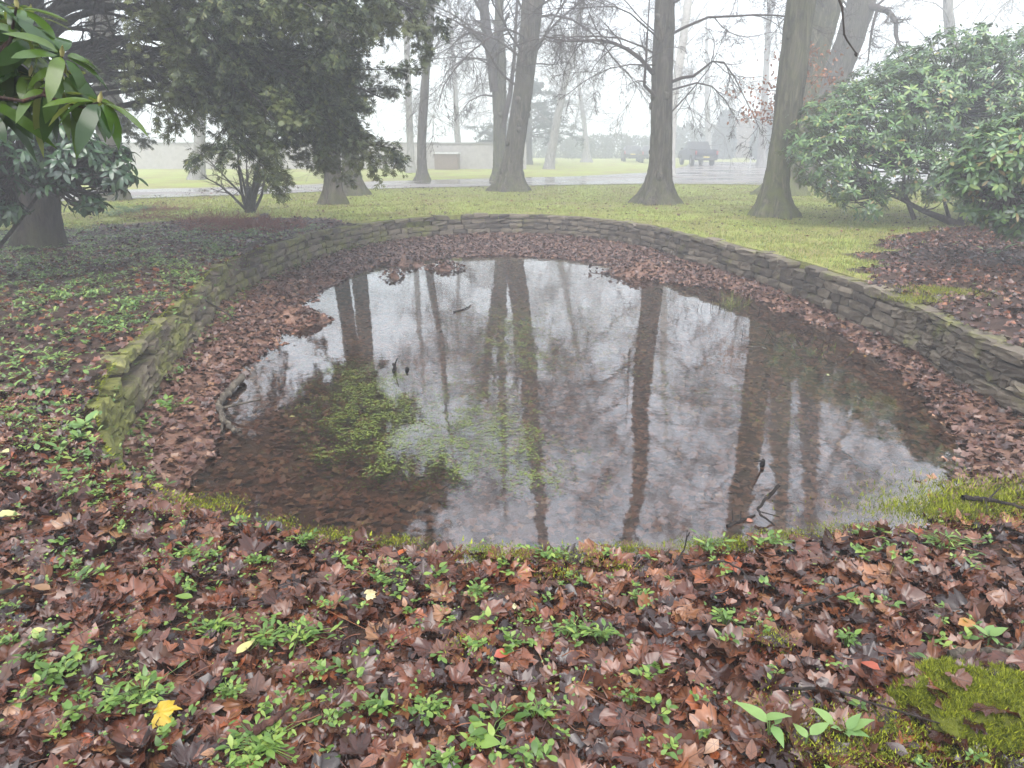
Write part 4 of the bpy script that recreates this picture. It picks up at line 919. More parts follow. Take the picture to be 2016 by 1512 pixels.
QL = (np.array([(0, 0, 0), (-.5, .5, .12), (0, 1, 0), (.5, .5, .12)])*[.6, 1, 1], np.array([[0, 3, 2, 1]]))
def mass(name, label, cat, base, lobes_, n, mat, sz, group=None, stem=None):
    root = empty(name, base, label, cat, group); Lb = np.array(lobes_, float); wq = (Lb[:, 3]*Lb[:, 5]); k = rng.choice(len(Lb), n, p=wq/wq.sum()); u = randdir(n)
    r = 1-np.abs(rng.normal(0, .16, n))+rng.normal(0, .03, n); p = Lb[k, :3]+u*Lb[k, 3:]*r[:, None]; ok = p[:, 2] > .02; p = p[ok]; u = u[ok]; n = len(p)
    f = MB(); f.inst(QL, frames(nrm(u*.5+randdir(n)+[0, 0, -.1]), randdir(n))*(sz*rng.uniform(.6, 1.4, n))[:, None, None], p); f.build('foliage', mat, root, smooth=False)
    s = MB(); s.tube([(0, 0, -.1), (0, 0, max(Lb[:, 2].max()*.8, .5))], [stem or .15, .05], 8); s.build('trunk', M_BARK, root)
for nm, lb, px_, yy, hw_, ht, mt in (
    ('clipped_yew', 'dark conical clipped yew right of the pickup truck', 1424, 88, 1.35, 5.6, M_CONIFER), ('clipped_yew', 'clipped yew column beside the brown-leaved beech trunk', 1500, 84, 1.3, 5.8, M_CONIFER),
    ('hedge', 'tan beech hedge between the two clipped yews', 1462, 96, 2.4, 4.8, M_BEECHHEDGE), ('hedge', 'grey-green tall hedge behind the pickup truck', 1352, 98, 4.2, 4.0, M_HEDGE), ('hedge', 'low foggy hedge behind the spreading tree and hatchback', 1215, 92, 6.2, 2.8, M_HEDGE),
    ('hedge', 'foggy hedge at the far side beyond the cedar', 1060, 96, 7, 2.4, M_HEDGE)):
    b_ = at_y(px_, 300, yy); b_[2] = 0
    if nm == 'clipped_yew': L_ = [(0, 0, ht*.28, hw_, hw_, ht*.42), (0, 0, ht*.55, hw_*.75, hw_*.75, ht*.42)]
    else: L_ = [(q*hw_, 0, ht*.45, hw_*.33, .9, ht*.55*(.9+.1*((k*7) % 3))) for k, q in enumerate((-.8, -.4, 0, .4, .8))]
    mass(nm, lb, 'hedge' if nm == 'hedge' else 'clipped tree', b_, L_, 9000, mt, .26, stem=.12)
# cedar with flat plates of foliage
cb_ = at_y(1040, 318, 64); cb_[2] = 0; root = empty('cedar_tree', cb_, 'dark blue-green cedar spreading in the fog behind the leaning trunk', 'tree')
m = MB(); trunk_rings(m, [(0, 0, 0), (0, 0, 2), (.1, 0, 4), (.1, 0, 6.6)], [.36, .30, .18, .04], .5, .4, 61, k=14); m.build('trunk', M_BARKD, root)
n = 46; z = 1.0+5.4*rng.random(n); a = rng.uniform(0, 2*pi, n); d = np.stack([np.cos(a), np.sin(a), np.full(n, .22)], -1); L = np.interp(z, [1, 2.5, 4.5, 6.6], [4.2, 5.0, 3.6, .9])*rng.uniform(.75, 1.08, n)
P, Rb = grow(np.stack([0*z, 0*z, z], -1), d, L, np.full(n, .07), 8, .05, -.05, .2); br = MB(); br.tubes(P, Rb, 4)
P1, R1 = children(P, Rb, 12, .2, .8, .35, 5, .1, -.03, .5, .012, .85); br.tubes(P1, R1, 3); br.build('limbs', M_YEWTWIG, root)
t = rng.random((len(P1), 34)); q, dd, _ = lerp_path(P1, R1, t); q = q.reshape(-1, 3)+rng.normal(0, .06, (q.shape[0]*34, 3)); n = len(q); f = MB()
f.inst(QL, frames(nrm(randdir(n)+[0, 0, .1]), randdir(n))*(.16*rng.uniform(.6, 1.3, n))[:, None, None], q); f.build('foliage', M_CONIFER, root, smooth=False)

# ------------------------------------------------------------------ the small bare shrub, ferns and dead bracken on the left bank
sb = up(492, 418); sb[2] = 0; root = empty('bare_shrub', sb, 'small many-stemmed bare shrub growing on the lawn left of the pond', 'shrub')
n = 16; a = rng.uniform(0, 2*pi, n); el = rng.uniform(.55, 1.35, n); el[:3] = 1.45
P, Rb = grow(np.zeros((n, 3))+rng.normal(0, .06, (n, 3))*[1, 1, 0], np.stack([np.cos(a)*np.cos(el), np.sin(a)*np.cos(el), np.sin(el)], -1), rng.uniform(1.1, 2.2, n), rng.uniform(.02, .045, n), 8, .10, .03, .3)
m = MB(); m.tubes(P, Rb, 6); m.tube([(0, 0, -.05), (.02, 0, .3), (.03, 0, .6)], [.12, .10, .07], 10); m.build('stem', M_BARKD, root); m = MB()
P1, R1 = children(P, Rb, 7, .25, .6, .5, 6, .15, .02, .5, .006); P2, R2 = children(P1, R1, 6, .2, .6, .5, 5, .15, .0, .5, .0045); m.tubes(P1, R1, 4); m.tubes(P2, R2, 3); m.build('crown', M_TWIG, root)
PIN = leaf_strip(.16, .05, ovate, 2, .1, .3)
def fern(base, label, n, L, mat, name='fern', cat='fern'):
    m = MB(); st = MB()
    for i in range(n):
        a = rng.uniform(0, 2*pi); l = L*rng.uniform(.7, 1.1); t = np.linspace(0, 1, 9); d = np.array([cos(a), sin(a)])
        pth = np.stack([d[0]*l*t, d[1]*l*t, l*.75*t*(1.25-t)+.01], -1); m.tube(pth, np.linspace(.005, .002, 9), 4)
        for k in range(1, 9):
            for s in (-1, 1):
                dd = nrm(np.array([[-d[1]*s+d[0]*.4, d[0]*s+d[1]*.4, -.15]])); m.inst(PIN, frames(dd, np.array([[0, 0, 1.0]]))*(1.15-t[k])*l*1.7, pth[k][None])
    o = m.build(name, mat, origin=np.zeros(3)); o.location = tuple(float(v) for v in base); tag(o, label, cat); return o
for (x_, y_, l_, n_, lb) in ((225, 424, .55, 16, 'bright fern clump nearest the yew trunk'), (262, 418, .6, 18, 'largest bright fern clump left of the bare shrub'), (292, 413, .4, 12, 'farthest small fern clump beside the dead bracken')):
    b_ = up(x_, y_); b_[2] = float(gz(b_[0], b_[1])); fern(b_, lb, n_, l_, M_HERBD)
m = MB()
for (x_, y_, sx_, sy_, n_) in ((410, 436, .35, .3, 420), (450, 446, .5, .4, 800), (505, 447, .5, .4, 900), (320, 412, .4, .3, 260), (300, 428, .3, .3, 200)):
    c = up(x_, y_); q = c+rng.normal(0, 1, (n_, 3))*[sx_, sy_, 0]; a = rng.uniform(0, 2*pi, n_); el = rng.uniform(.1, 1.2, n_)
    q[:, 2] = gz(q[:, 0], q[:, 1]); P, Rb = grow(q, np.stack([np.cos(a)*np.cos(el), np.sin(a)*np.cos(el), np.sin(el)], -1), rng.uniform(.12, .4, n_), np.full(n_, .005), 4, .2, -.25, .5); m.tubes(P, Rb, 3)
tag(m.build('dead_bracken', M_BRACKEN), kind='stuff')

# ------------------------------------------------------------------ weeds, moss, pond weed (ground cover) and the plants one can tell apart
HL = [leaf_strip(1, .52, obov, 5, .12, .25), leaf_strip(1, .6, ovate, 4, .1, .3), leaf_strip(1, .34, lance, 4, .15, .35)]
def rosettes(mb, x, y, z, size, kinds, nleaf=(4, 8), elev=.5):
    n = len(x); nl = rng.integers(*nleaf, n); idx = np.repeat(np.arange(n), nl); k = len(idx); a = rng.uniform(0, 2*pi, k); e = np.clip(rng.normal(elev, .3, k), -.05, 1.2)
    d = np.stack([np.cos(a)*np.cos(e), np.sin(a)*np.cos(e), np.sin(e)], -1); s = (size[idx]*rng.uniform(.55, 1.15, k)); kd = np.asarray(kinds)[idx]
    off = rng.normal(0, .35, (k, 2))*size[idx][:, None]; T = np.stack([x[idx]+off[:, 0], y[idx]+off[:, 1], z[idx]+rng.uniform(.0, .3, k)*size[idx]], -1); M = frames(d, np.array([0, 0, 1.0])+rng.normal(0, .15, (k, 3)))*s[:, None, None]
    for j_, t in enumerate(HL):
        q = kd == j_
        if q.any(): mb.inst(t, M[q], T[q])
wd = MB()
n = 9000; x = rng.uniform(-4, 4, n); y = rng.uniform(1.0, 4.4, n); ok = (rim_dist(x, y) > .03) & in_view(x, y)
pr = np.clip((fbm(x, y, .55, 51)-.05)*1.5, 0, 1)*np.where(x < .2, 1.0, .42)+.05; ok &= rng.random(n) < pr; x, y = x[ok], y[ok]
near_w = MB(); rosettes(near_w, x, y, gz(x, y)+.045, rng.uniform(.014, .036, len(x)), rng.integers(0, 2, len(x)), (5, 12)); tag(near_w.build('seedlings', M_HERB), kind='stuff')
n = 60000; x = rng.uniform(-13, -1.6, n); y = rng.uniform(3, 15, n); ok = (rim_dist(x, y) > .02) & in_view(x, y)
pr = np.clip((fbm(x, y, 1.3, 52)+.25)*.8, .08, .95)*np.interp(y, [3, 5, 7, 12, 15], [.3, .6, 1, .9, .5]); ok &= rng.random(n) < pr; x, y = x[ok], y[ok]
rosettes(wd, x, y, gz(x, y)+.045, rng.uniform(.028, .06, len(x)), rng.integers(0, 3, len(x)), (3, 8))
n = 5000; x = rng.uniform(2.4, 12, n); y = rng.uniform(3, 15, n); ok = (rim_dist(x, y) > .02) & in_view(x, y) & (rng.random(n) < np.clip((fbm(x, y, 1.0, 53)-.35)*.7, .015, .5)); x, y = x[ok], y[ok]
rosettes(wd, x, y, gz(x, y)+.04, rng.uniform(.02, .05, len(x)), rng.integers(0, 3, len(x)), (3, 7))
# plants rooted in the left face of the wall and along the dry silt
n = 9000; x = rng.uniform(-4.6, -1.2, n); y = rng.uniform(3.2, 16, n); d = rim_dist(x, y); ok = (d > -.32) & (d < .05) & (fbm(x, y, .7, 54) > -.25); x, y, d = x[ok], y[ok], d[ok]
rosettes(wd, x, y, np.where(d > -.10, rng.uniform(-.5, 0, len(x)), bz(x, y)+.02), rng.uniform(.02, .05, len(x)), rng.integers(0, 3, len(x)), (3, 6))
n = 3000; x = rng.uniform(-5, 5, n); y = rng.uniform(3, 18, n); ok = (rim_dist(x, y) < -.12) & (rad(x, y) > sh_r(x, y)+.02) & (rng.random(n) < np.clip(fbm(x, y, 1.1, 55)*.5, 0, .5)); x, y = x[ok], y[ok]
rosettes(wd, x, y, bz(x, y)+.02, rng.uniform(.015, .04, len(x)), rng.integers(0, 3, len(x)), (3, 6))
tag(wd.build('weeds', M_HERBD), kind='stuff')

# small trailing leaves between the fallen ones
tr = MB(); n = 42000; x = rng.uniform(-3.6, 3.6, n); y = rng.uniform(1.0, 4.6, n); q_ = fbm(x, y, .42, 71)+.45*fbm(x, y, .11, 72); ok = (rim_dist(x, y) > .02) & in_view(x, y) & (q_ > np.where(x < .3, .26, .75)); x, y = x[ok], y[ok]; n = len(x)
a = rng.uniform(0, 2*pi, n); e = rng.normal(.35, .35, n); TL = leaf_strip(1, .62, ovate, 3, .1, .2)
tr.inst(TL, frames(np.stack([np.cos(a)*np.cos(e), np.sin(a)*np.cos(e), np.sin(e)], -1), np.array([0, 0, 1.0])+rng.normal(0, .25, (n, 3)))*rng.uniform(.007, .019, n)[:, None, None], np.stack([x, y, gz(x, y)+rng.uniform(.035, .075, n)], -1))
tag(tr.build('ground_cover', M_HERB), kind='stuff')
mo = MB()
def moss(px_, py_, rx, ry, n, h=.012, z=None, dome=0):
    c = up(px_, py_) if z is None else up(px_, py_, z); u_ = rng.normal(0, .5, (n, 2)); x = c[0]+u_[:, 0]*rx; y = c[1]+u_[:, 1]*ry
    zz = gz(x, y)+rng.uniform(.0, .05, n)+dome*np.clip(1-(u_**2).sum(1), 0, 1); mo.add(*blades(x, y, rng.uniform(.4, 1, n)*h, np.full(n, .0022), zz))
for a_ in ((640, 1058, .14, .05, 900), (785, 1072, .12, .04, 700), (960, 1092, .14, .05, 1200), (1000, 1100, .16, .06, 1400), (1110, 1100, .16, .05, 1300), (1230, 1085, .16, .04, 900), (1390, 1080, .16, .05, 1200), (1465, 1076, .12, .04, 900), (1560, 1062, .2, .04, 900), (1680, 1046, .2, .04, 900), (1860, 1010, .4, .12, 3200, .03), (1960, 985, .5, .2, 4200, .035), (1215, 1125, .1, .06, 700), (1105, 1135, .1, .05, 500), (1520, 1280, .07, .05, 500), (430, 995, .12, .06, 600), (350, 1000, .12, .1, 800), (540, 1035, .12, .05, 500),
          (1700, 1450, .18, .12, 1300), (1880, 1450, .2, .12, 1600), (1560, 1420, .12, .08, 700), (1960, 1480, .22, .12, 4500), (1760, 1480, .22, .10, 3500), (1850, 1430, .25, .09, 3500), (2000, 1340, .2, .08, 2500), (1640, 1500, .15, .08, 1800), (1900, 1350, .16, .06, 1800), (1850, 575, .5, .3, 2500, .03), (1800, 590, .3, .2, 1500, .03), (925, 1270, .08, .05, 400)): moss(*a_)
# moss hanging on the wall face and cap
n = 60000; s = rng.uniform(0, LEN, n); i = (np.searchsorted(S, s)-1).clip(0, 3599); p = RP[i]; tt = RP[(i+8) % 3600]-RP[i-8]; tt = tt/np.linalg.norm(tt, axis=1, keepdims=True); oo = np.stack([tt[:, 1], -tt[:, 0]], -1)
pr = np.where((p[:, 0] < -1.2) & (p[:, 1] < 5.2), 1.6, np.where(p[:, 0] < -1.2, .7, .2))*np.clip(fbm(s, s*0+3, 1.1, 56)+.55, 0, 1); zf = rng.uniform(-.5, .02, n); ok = rng.random(n) < pr*np.where(zf > -.12, 1, .55); p, oo, zf = p[ok], oo[ok], zf[ok]; n = len(p)
x = p[:, 0]-oo[:, 0]*.012; y = p[:, 1]-oo[:, 1]*.012; hh_ = rng.uniform(.012, .035, n); a = rng.uniform(0, 2*pi, n); c3 = np.stack([x+oo[:, 0]*(.06+(zf+.5)*.08-.03)*(zf < -.02)*1.0, y+oo[:, 1]*(.06+(zf+.5)*.08-.03)*(zf < -.02), zf], -1)
sd_ = np.stack([np.cos(a), np.sin(a), np.zeros(n)], -1)*.005; tip = c3+np.stack([-oo[:, 0]*hh_*.7, -oo[:, 1]*hh_*.7, hh_*.5], -1); mo.add(np.stack([c3-sd_, c3+sd_, tip], 1).reshape(-1, 3), np.arange(3*n).reshape(-1, 3))
tag(mo.build('moss', M_MOSS, smooth=False), kind='stuff')

# the mossy boulder at the lower right
mc = up(1985, 1405); u_ = np.linspace(0, 2*pi, 40, endpoint=False); mb = MB(); rings_ = [(1.0, -.05), (.98, .03), (.88, .05), (.68, .075), (.4, .09), (.15, .095)]
V = [(mc[0]+r*.34*cos(t)*(1+.12*sin(3*t+1)+.07*sin(7*t)), mc[1]+r*.17*sin(t)*(1+.12*sin(3*t+1)+.07*sin(7*t)), z_+.012*sin(5*t+r*9)) for r, z_ in rings_ for t in u_]+[(mc[0], mc[1], .097)]
i = np.arange(len(rings_)-1)[:, None]*40; j_ = np.arange(40)[None]; last = 40*(len(rings_)-1)
mb.add(V, np.stack([i+j_, i+(j_+1) % 40, i+40+(j_+1) % 40, i+40+j_], -1).reshape(-1, 4), [[last+k, last+(k+1) % 40, len(V)-1] for k in range(40)])
bo = mb.build('boulder', M_MOSSY, origin=mc); a_ = bo.data.attributes.new('mossy', 'FLOAT', 'POINT'); a_.data.foreach_set('value', np.ones(len(bo.data.vertices), np.float32)); tag(bo, 'low moss-covered boulder in the lower right corner', 'boulder')
n = 40000; r = np.sqrt(rng.random(n)); t = rng.uniform(0, 2*pi, n); wob = 1+.12*np.sin(3*t+1)+.07*np.sin(7*t); x = r*.34*np.cos(t)*wob; y = r*.17*np.sin(t)*wob; z = np.interp(r, [0, .15, .4, .68, .88, .98, 1], [.096, .095, .09, .075, .05, .02, -.02])
ok = fbm(x+mc[0], y+mc[1], .16, 57) > -.75; m = MB(); m.add(*blades(x[ok], y[ok], rng.uniform(.008, .022, ok.sum()), np.full(ok.sum(), .0026), z[ok]+.012*fbm(x[ok], y[ok], .07, 58)-.002)); m.build('moss_cover', M_MOSS, bo, smooth=False)

# starwort and duckweed in the pond
pw = MB(); DISC = (np.array([(0, 0, 0), (-.45, .45, .05), (0, 1, 0), (.45, .45, .05)]), np.array([[0, 3, 2, 1]]))
def weed_patch(poly, dens, sub=.5, thresh=-.1, s0=.0075):
    q = np.array([up(*p, WL)[:2] for p in poly]); lo, hi = q.min(0)-.3, q.max(0)+.3; n = int((hi-lo).prod()*dens*2.4); x = rng.uniform(lo[0], hi[0], n); y = rng.uniform(lo[1], hi[1], n); nz = .8*fbm(x, y, .45, 61)+.8*fbm(x*.6, y*1.5, .13, 62)
    ok = inpoly(x+.26*fbm(x, y, .5, 63)+rng.normal(0, .10, n), y+.26*fbm(x, y, .5, 64)+rng.normal(0, .12, n), q) & (nz > thresh); x, y = x[ok], y[ok]; m = len(x); zz = np.where(rng.random(m) < sub, WL-rng.uniform(.005, .09, m), WL+.004)
    for k in range(5):
        a = rng.uniform(0, 2*pi, m); d = np.stack([np.cos(a), np.sin(a), rng.uniform(0, .25, m)], -1); pw.inst(DISC, frames(nrm(d), np.tile([0, 0, 1.0], (m, 1)))*(s0*rng.uniform(.6, 1.3, m))[:, None, None], np.stack([x, y, zz], -1))
weed_patch([(690, 715), (745, 735), (830, 800), (915, 870), (915, 905), (850, 925), (760, 930), (640, 860), (650, 780)], 2800, .5, -.25)
weed_patch([(880, 820), (960, 800), (1060, 850), (1085, 890), (1150, 945), (1060, 960), (960, 935), (890, 900)], 2400, .45, -.2)
weed_patch([(600, 700), (760, 700), (960, 820), (1080, 900), (900, 950), (620, 900)], 1500, 1.0, .0, .011)
weed_patch([(860, 740), (1000, 760), (1060, 840), (900, 830)], 1500, .5, -.1)
weed_patch([(985, 615), (1040, 620), (1075, 735), (1030, 720), (980, 690)], 1800, .35, -.15)
weed_patch([(880, 590), (1240, 600), (1250, 740), (900, 740)], 420, .4, .05)
weed_patch([(1255, 690), (1340, 720), (1420, 820), (1300, 800)], 400, .4, .15); weed_patch([(1440, 740), (1560, 770), (1600, 850), (1470, 870)], 420, .4, .25)
weed_patch([(1120, 940), (1250, 950), (1280, 990), (1150, 980)], 200, .5, .2); weed_patch([(1260, 545), (1440, 575), (1480, 620), (1300, 590)], 220, .3, .2); weed_patch([(720, 516), (930, 508), (920, 545), (760, 560)], 250, .2, .25)
tag(pw.build('pond_weed', M_WEED, smooth=False), kind='stuff')

def plant(px_, py_, n, L, W, kind, label, mat=M_HERB, elev=.5, stalk=.3, name='herb', z=None):
    b_ = up(px_, py_); b_[2] = (float(gz(b_[0], b_[1])) if z is None else z)+.05
    m = MB()
    n = n if n < 3 or name != 'herb' or mat is M_PALE else int(n*2.6)
    for i in range(n):
        a = i*2.4+rng.normal(0, .3); e = np.clip(rng.normal(elev, .22), .05, 1.3); l = (.92 if mat is M_PALE or n < 6 or name != 'herb' else .66)*L*rng.uniform(.5, 1.12)*(1-.35*(i/n)); d = np.array([cos(a)*cos(e), sin(a)*cos(e), sin(e)]); c = d*stalk*l+np.array([rng.normal(0, 1)*L, rng.normal(0, .8)*L, 0])*(.12 if n < 8 or mat is M_PALE else .75 if n > 40 else .5)
        m.tube([np.array([0, 0, -.06]), c*.5+[0, 0, .004], c], [.0016, .0014, .0012], 4); t = leaf_strip(l, W*l/L*rng.uniform(.85, 1.15), (obov, ovate, lance)[kind], 6, .14, rng.uniform(.15, .5), .012); m.inst(t, frames(d[None], np.array([[0, 0, 1.0]])), c[None])
    o = m.build(name, mat, origin=np.zeros(3)); o.location = tuple(float(v) for v in b_); tag(o, label, 'plant')
for a_ in (
    (515, 1478, 42, .065, .024, 0, 'large bright green leafy clump at the lower edge, nearest the crumpled yellow leaf'),
    (285, 1385, 22, .07, .03, 1, 'leafy rosette just above the crumpled yellow leaf'),
    (425, 1235, 20, .06, .024, 0, 'bright herb clump below the fallen green leaf'),
    (520, 1262, 18, .06, .024, 0, 'herb clump right of the pale yellow pointed leaf'),
    (590, 1258, 20, .06, .022, 0, 'dense star-shaped rosette farthest right in the left-hand herb patch'),
    (110, 1335, 12, .065, .04, 1, 'round-leaved dark green seedling near the left edge'),
    (155, 1305, 8, .06, .028, 1, 'oval-leaved herb beside the round-leaved seedling'),
    (230, 1400, 9, .05, .03, 1, 'small clover-like herb left of the leafy rosette'),
    (60, 1300, 8, .055, .025, 1, 'weedy sprout at the left edge above the round-leaved seedling'),
    (450, 1370, 16, .035, .024, 1, 'clover-like patch right of the crumpled yellow leaf'),
    (380, 1105, 14, .05, .022, 0, 'leafy herb in the litter left of the pond corner'),
    (500, 1115, 14, .045, .022, 0, 'low herb near the left end of the near pond edge'),
    (600, 1075, 12, .045, .02, 1, 'herb growing over the mossy left end of the near pond edge'),
    (745, 1405, 12, .06, .035, 1, 'broad-leaved seedling with a brown leaf across it'),
    (850, 1400, 20, .04, .018, 0, 'small yellow-green herb tuft right of the broad-leaved seedling'),
    (1060, 1425, 12, .05, .03, 1, 'loose group of oval leaves right of the big bright seedling'),
    (1125, 1255, 16, .045, .02, 0, 'bright rosette row in the middle of the litter'),
    (1185, 1265, 14, .045, .018, 2, 'spiky rosette right of the bright rosette row'),
    (945, 1165, 14, .045, .024, 0, 'low herb tuft in the litter below the near pond edge'),
    (1080, 1105, 14, .045, .024, 0, 'leafy tuft hanging over the mossy middle of the near pond edge'),
    (1255, 1190, 10, .04, .018, 0, 'thin herb sprig in the litter right of the middle'),
    (1395, 1085, 9, .075, .022, 2, 'bright star-shaped plant leaning on the near pond edge'),
    (1515, 1078, 10, .06, .03, 1, 'round-leaved plant on the pond edge below the water twig'),
    (1855, 1078, 16, .07, .018, 2, 'narrow-leaved bright rosette below the right grass tuft'),
    (1665, 1275, 8, .045, .026, 1, 'small sprout in the litter left of the thick brown stick'),
    (1425, 1245, 9, .05, .024, 0, 'small seedling above the long thin twig'),
    (1240, 1400, 14, .03, .016, 0, 'fine-leaved sprout above the long thin twig on its left'),
    (335, 806, 10, .09, .045, 1, 'broad-leaved plant on the silt at the foot of the left wall'),
    (885, 1510, 10, .045, .025, 1, 'seedlings at the bottom edge left of the big bright seedling')):
    plant(*a_)
plant(955, 1465, 5, .085, .042, 1, 'big bright seedling with three large smooth leaves at the lower edge', M_HERB, .45, .25)
plant(930, 1490, 1, .075, .055, 1, 'single round bright green leaf lying by the big bright seedling', M_HERB, .1, .2)
plant(1512, 1470, 5, .10, .04, 1, 'pale large-leaved plant at the bottom, leftmost of the three pale ones', M_PALE, .6, .25)
plant(1580, 1492, 2, .11, .05, 1, 'pale plant with one big drooping leaf between two others', M_PALE, .5, .3)
plant(1655, 1478, 6, .085, .045, 1, 'pale large-leaved plant with stacked round leaves beside the mossy patch', M_PALE, .7, .3)
plant(1945, 1272, 7, .06, .034, 1, 'pale crinkled plant above the thick brown stick', M_PALE, .5, .2)
plant(165, 855, 7, .13, .075, 1, 'large pale-leaved plant on top of the left wall', M_PALE, .55, .35)
plant(125, 900, 5, .11, .05, 1, 'pale plant lower left of the large pale-leaved one', M_PALE, .5, .3)
plant(1965, 500, 8, .22, .09, 2, 'small rhododendron sprout alone on the litter at the right', M_RHODO, .5, .3, 'sapling')
plant(1690, 1062, 5, .05, .02, 0, 'tiny sprig on the pond edge right of the water twig', M_HERB)
# sedge and stalks in the shallows
def tuft(px_, py_, n, h, label, z=WL, spread=.1, name='sedge', mat=None, wd_=.004):
    b_ = up(px_, py_, z); x = rng.normal(0, spread, n); y = rng.normal(0, spread, n); m = MB(); a = rng.uniform(0, 2*pi, n); el = rng.uniform(.6, 1.5, n)
    for k in range(n): m.tube([(0, 0, -.16), (x[k], y[k], -.04)], [.004, .003], 3)
    P, Rb = grow(np.stack([x, y, np.full(n, -.05)], -1), np.stack([np.cos(a)*np.cos(el), np.sin(a)*np.cos(el), np.sin(el)], -1), rng.uniform(.5, 1, n)*h, np.full(n, wd_), 5, .08, -.10, .2); m.tubes(P, Rb, 3)
    o = m.build(name, mat or M_GRASS, origin=np.zeros(3)); o.location = tuple(float(v) for v in b_); tag(o, label, 'plant')
tuft(1442, 600, 46, .30, 'bright sedge tuft standing in the far shallow water'); tuft(1620, 497, 20, .2, 'thin grass tuft on the silt below the right wall', bz(*up(1620, 600, -.5)[:2]).item(), .06) if False else None
tuft(1405, 600, 26, .26, 'dark dead stalks in the water left of the sedge tuft', mat=M_STICK, spread=.28, name='dead_stalks', wd_=.005); tuft(1560, 665, 24, .22, 'dark dead stalks near the right shore of the pond', mat=M_STICK, spread=.25, name='dead_stalks', wd_=.004)
tuft(1340, 575, 16, .16, 'few short dead stalks at the far shore', mat=M_STICK, spread=.3, name='dead_stalks'); tuft(1618, 690, 22, .2, 'brownish sedge at the right shore', spread=.2)

# ------------------------------------------------------------------ sticks
def stick(pts, r, label, z=.03, name='stick', mat=M_STICK, cat='stick', side=2, bump_=.02):
    W_ = [up(p[0], p[1], z+(p[2] if len(p) > 2 else 0)) for p in pts]; c = W_[0].copy(); n = len(W_); t = np.linspace(0, n-1, 5*n); P = np.stack([np.interp(t, np.arange(n), [w_[k] for w_ in W_]) for k in range(3)], -1)-c
    for _ in range(2): P[1:-1] = .25*P[:-2]+.5*P[1:-1]+.25*P[2:]
    P[1:-1] += rng.normal(0, r*.22, P[1:-1].shape); m = MB(); rad_ = r*np.linspace(1, .5, len(P))*rng.uniform(.88, 1.12, len(P)); m.tube(P, rad_, 8)
    for _ in range(side):
        k = rng.integers(2, len(P)-2); d = nrm(P[k+1]-P[k]); q = nrm(np.array([-d[1], d[0], .3])*rng.choice([-1, 1])+d*.8); l = rng.uniform(4, 12)*r; m.tube([P[k], P[k]+q*l*.5, P[k]+q*l+[0, 0, -.2*r]], [r*.4, r*.3, r*.2], 5)
    o = m.build(name, mat, origin=np.zeros(3)); o.location = tuple(float(v) for v in c); tag(o, label, cat)
stick([(476, 742), (458, 764), (438, 782), (431, 800), (436, 822), (452, 838), (472, 852)], .036, 'curved grey branch lying half in the water at the left shore', WL+.045, 'branch', M_LOG, 'branch', 3)
stick([(1534, 955, .18), (1508, 983, .09), (1490, 1002, .04), (1502, 1018, .02), (1526, 1034, -.02)], .011, 'thin bent twig poking out of the water by the near edge', WL+.02)
stick([(1432, 1036), (1462, 1024), (1486, 1014)], .012, 'dark stick floating left of the bent water twig', WL+.005)
stick([(775, 732, -.02), (778, 722, .04), (774, 716, .07)], .022, 'taller of two dark stubs standing in the water', WL+.0, side=1)
stick([(801, 731, -.02), (801, 724, .04)], .02, 'shorter of two dark stubs standing in the water', WL+.0, side=0)
stick([(893, 614), (905, 611), (920, 606), (927, 600)], .012, 'dark twig afloat in the middle of the far water', WL+.01)
stick([(1500, 915, -.01), (1502, 905, .05)], .02, 'small stub in the water above the bent twig', WL, side=1)
stick([(548, 632), (580, 631), (606, 627)], .016, 'dark twig at the left shore of the far water', WL+.01, side=3)
stick([(1470, 683), (1495, 682), (1510, 687)], .010, 'pale twig floating by the right reflection', WL+.005, mat=M_LOG)
stick([(1896, 980), (1945, 983), (2030, 1002)], .013, 'dark stick lying on the grass tuft at the right rim', .05)
stick([(1868, 1290), (1900, 1284), (1960, 1284), (2040, 1288)], .017, 'thick pale brown stick at the right edge above the boulder', .05, mat=M_LOG, side=1)
stick([(1535, 1356), (1630, 1354), (1715, 1384), (1850, 1424)], .005, 'long thin dark twig crossing the litter at the lower right', .06, side=3)
stick([(1326, 1112), (1346, 1086), (1353, 1056, .08), (1358, 1048, .1)], .004, 'thin twig rising at the near pond edge', .03)
stick([(500, 1440), (535, 1418), (572, 1388)], .013, 'short red-brown stick among the herbs at lower left', .045, mat=bark_mat('red_brown_stick', (.06, .025, .018), (.16, .07, .05)), side=0)
stick([(-30, 1178), (20, 1160), (48, 1148)], .009, 'grey stick at the left edge of the litter', .045, side=1)
stick([(1355, 1118), (1420, 1102), (1460, 1120), (1480, 1150)], .005, 'thin dark twig in the litter below the star-shaped plant', .06, side=2)
stick([(1560, 1200), (1620, 1180), (1690, 1152)], .005, 'thin straight twig in the litter right of centre', .06, side=2)
stick([(380, 578), (420, 600), (470, 632)], .012, 'slender stick sloping down the left wall to the silt', -.25, side=1)
stick([(455, 628), (480, 622), (505, 618)], .012, 'slender stick lying on the left silt', -.46, side=1)
stick([(1660, 890), (1720, 925), (1760, 960)], .008, 'sunken pale twig at the right of the pond', WL-.03, mat=M_LOG)
# a leafy twig dropped at the far shore
m = MB(); c = up(1205, 524, WL+.06); n = 46; m.tube([(-.4, .0, .0), (0, 0, .05), (.35, .05, -.02)], [.01, .008, .004], 5); m.inst(LB, frames(randdir(n)*[1, 1, .4], randdir(n))*rng.uniform(.7, 1.3, n)[:, None, None], rng.normal(0, 1, (n, 3))*[.28, .12, .05]+[0, 0, .05])
o = m.build('leafy_twig', M_LITTER, origin=np.zeros(3)); o.location = tuple(c); tag(o, 'dark leafy twig dropped at the far right shore', 'twig')
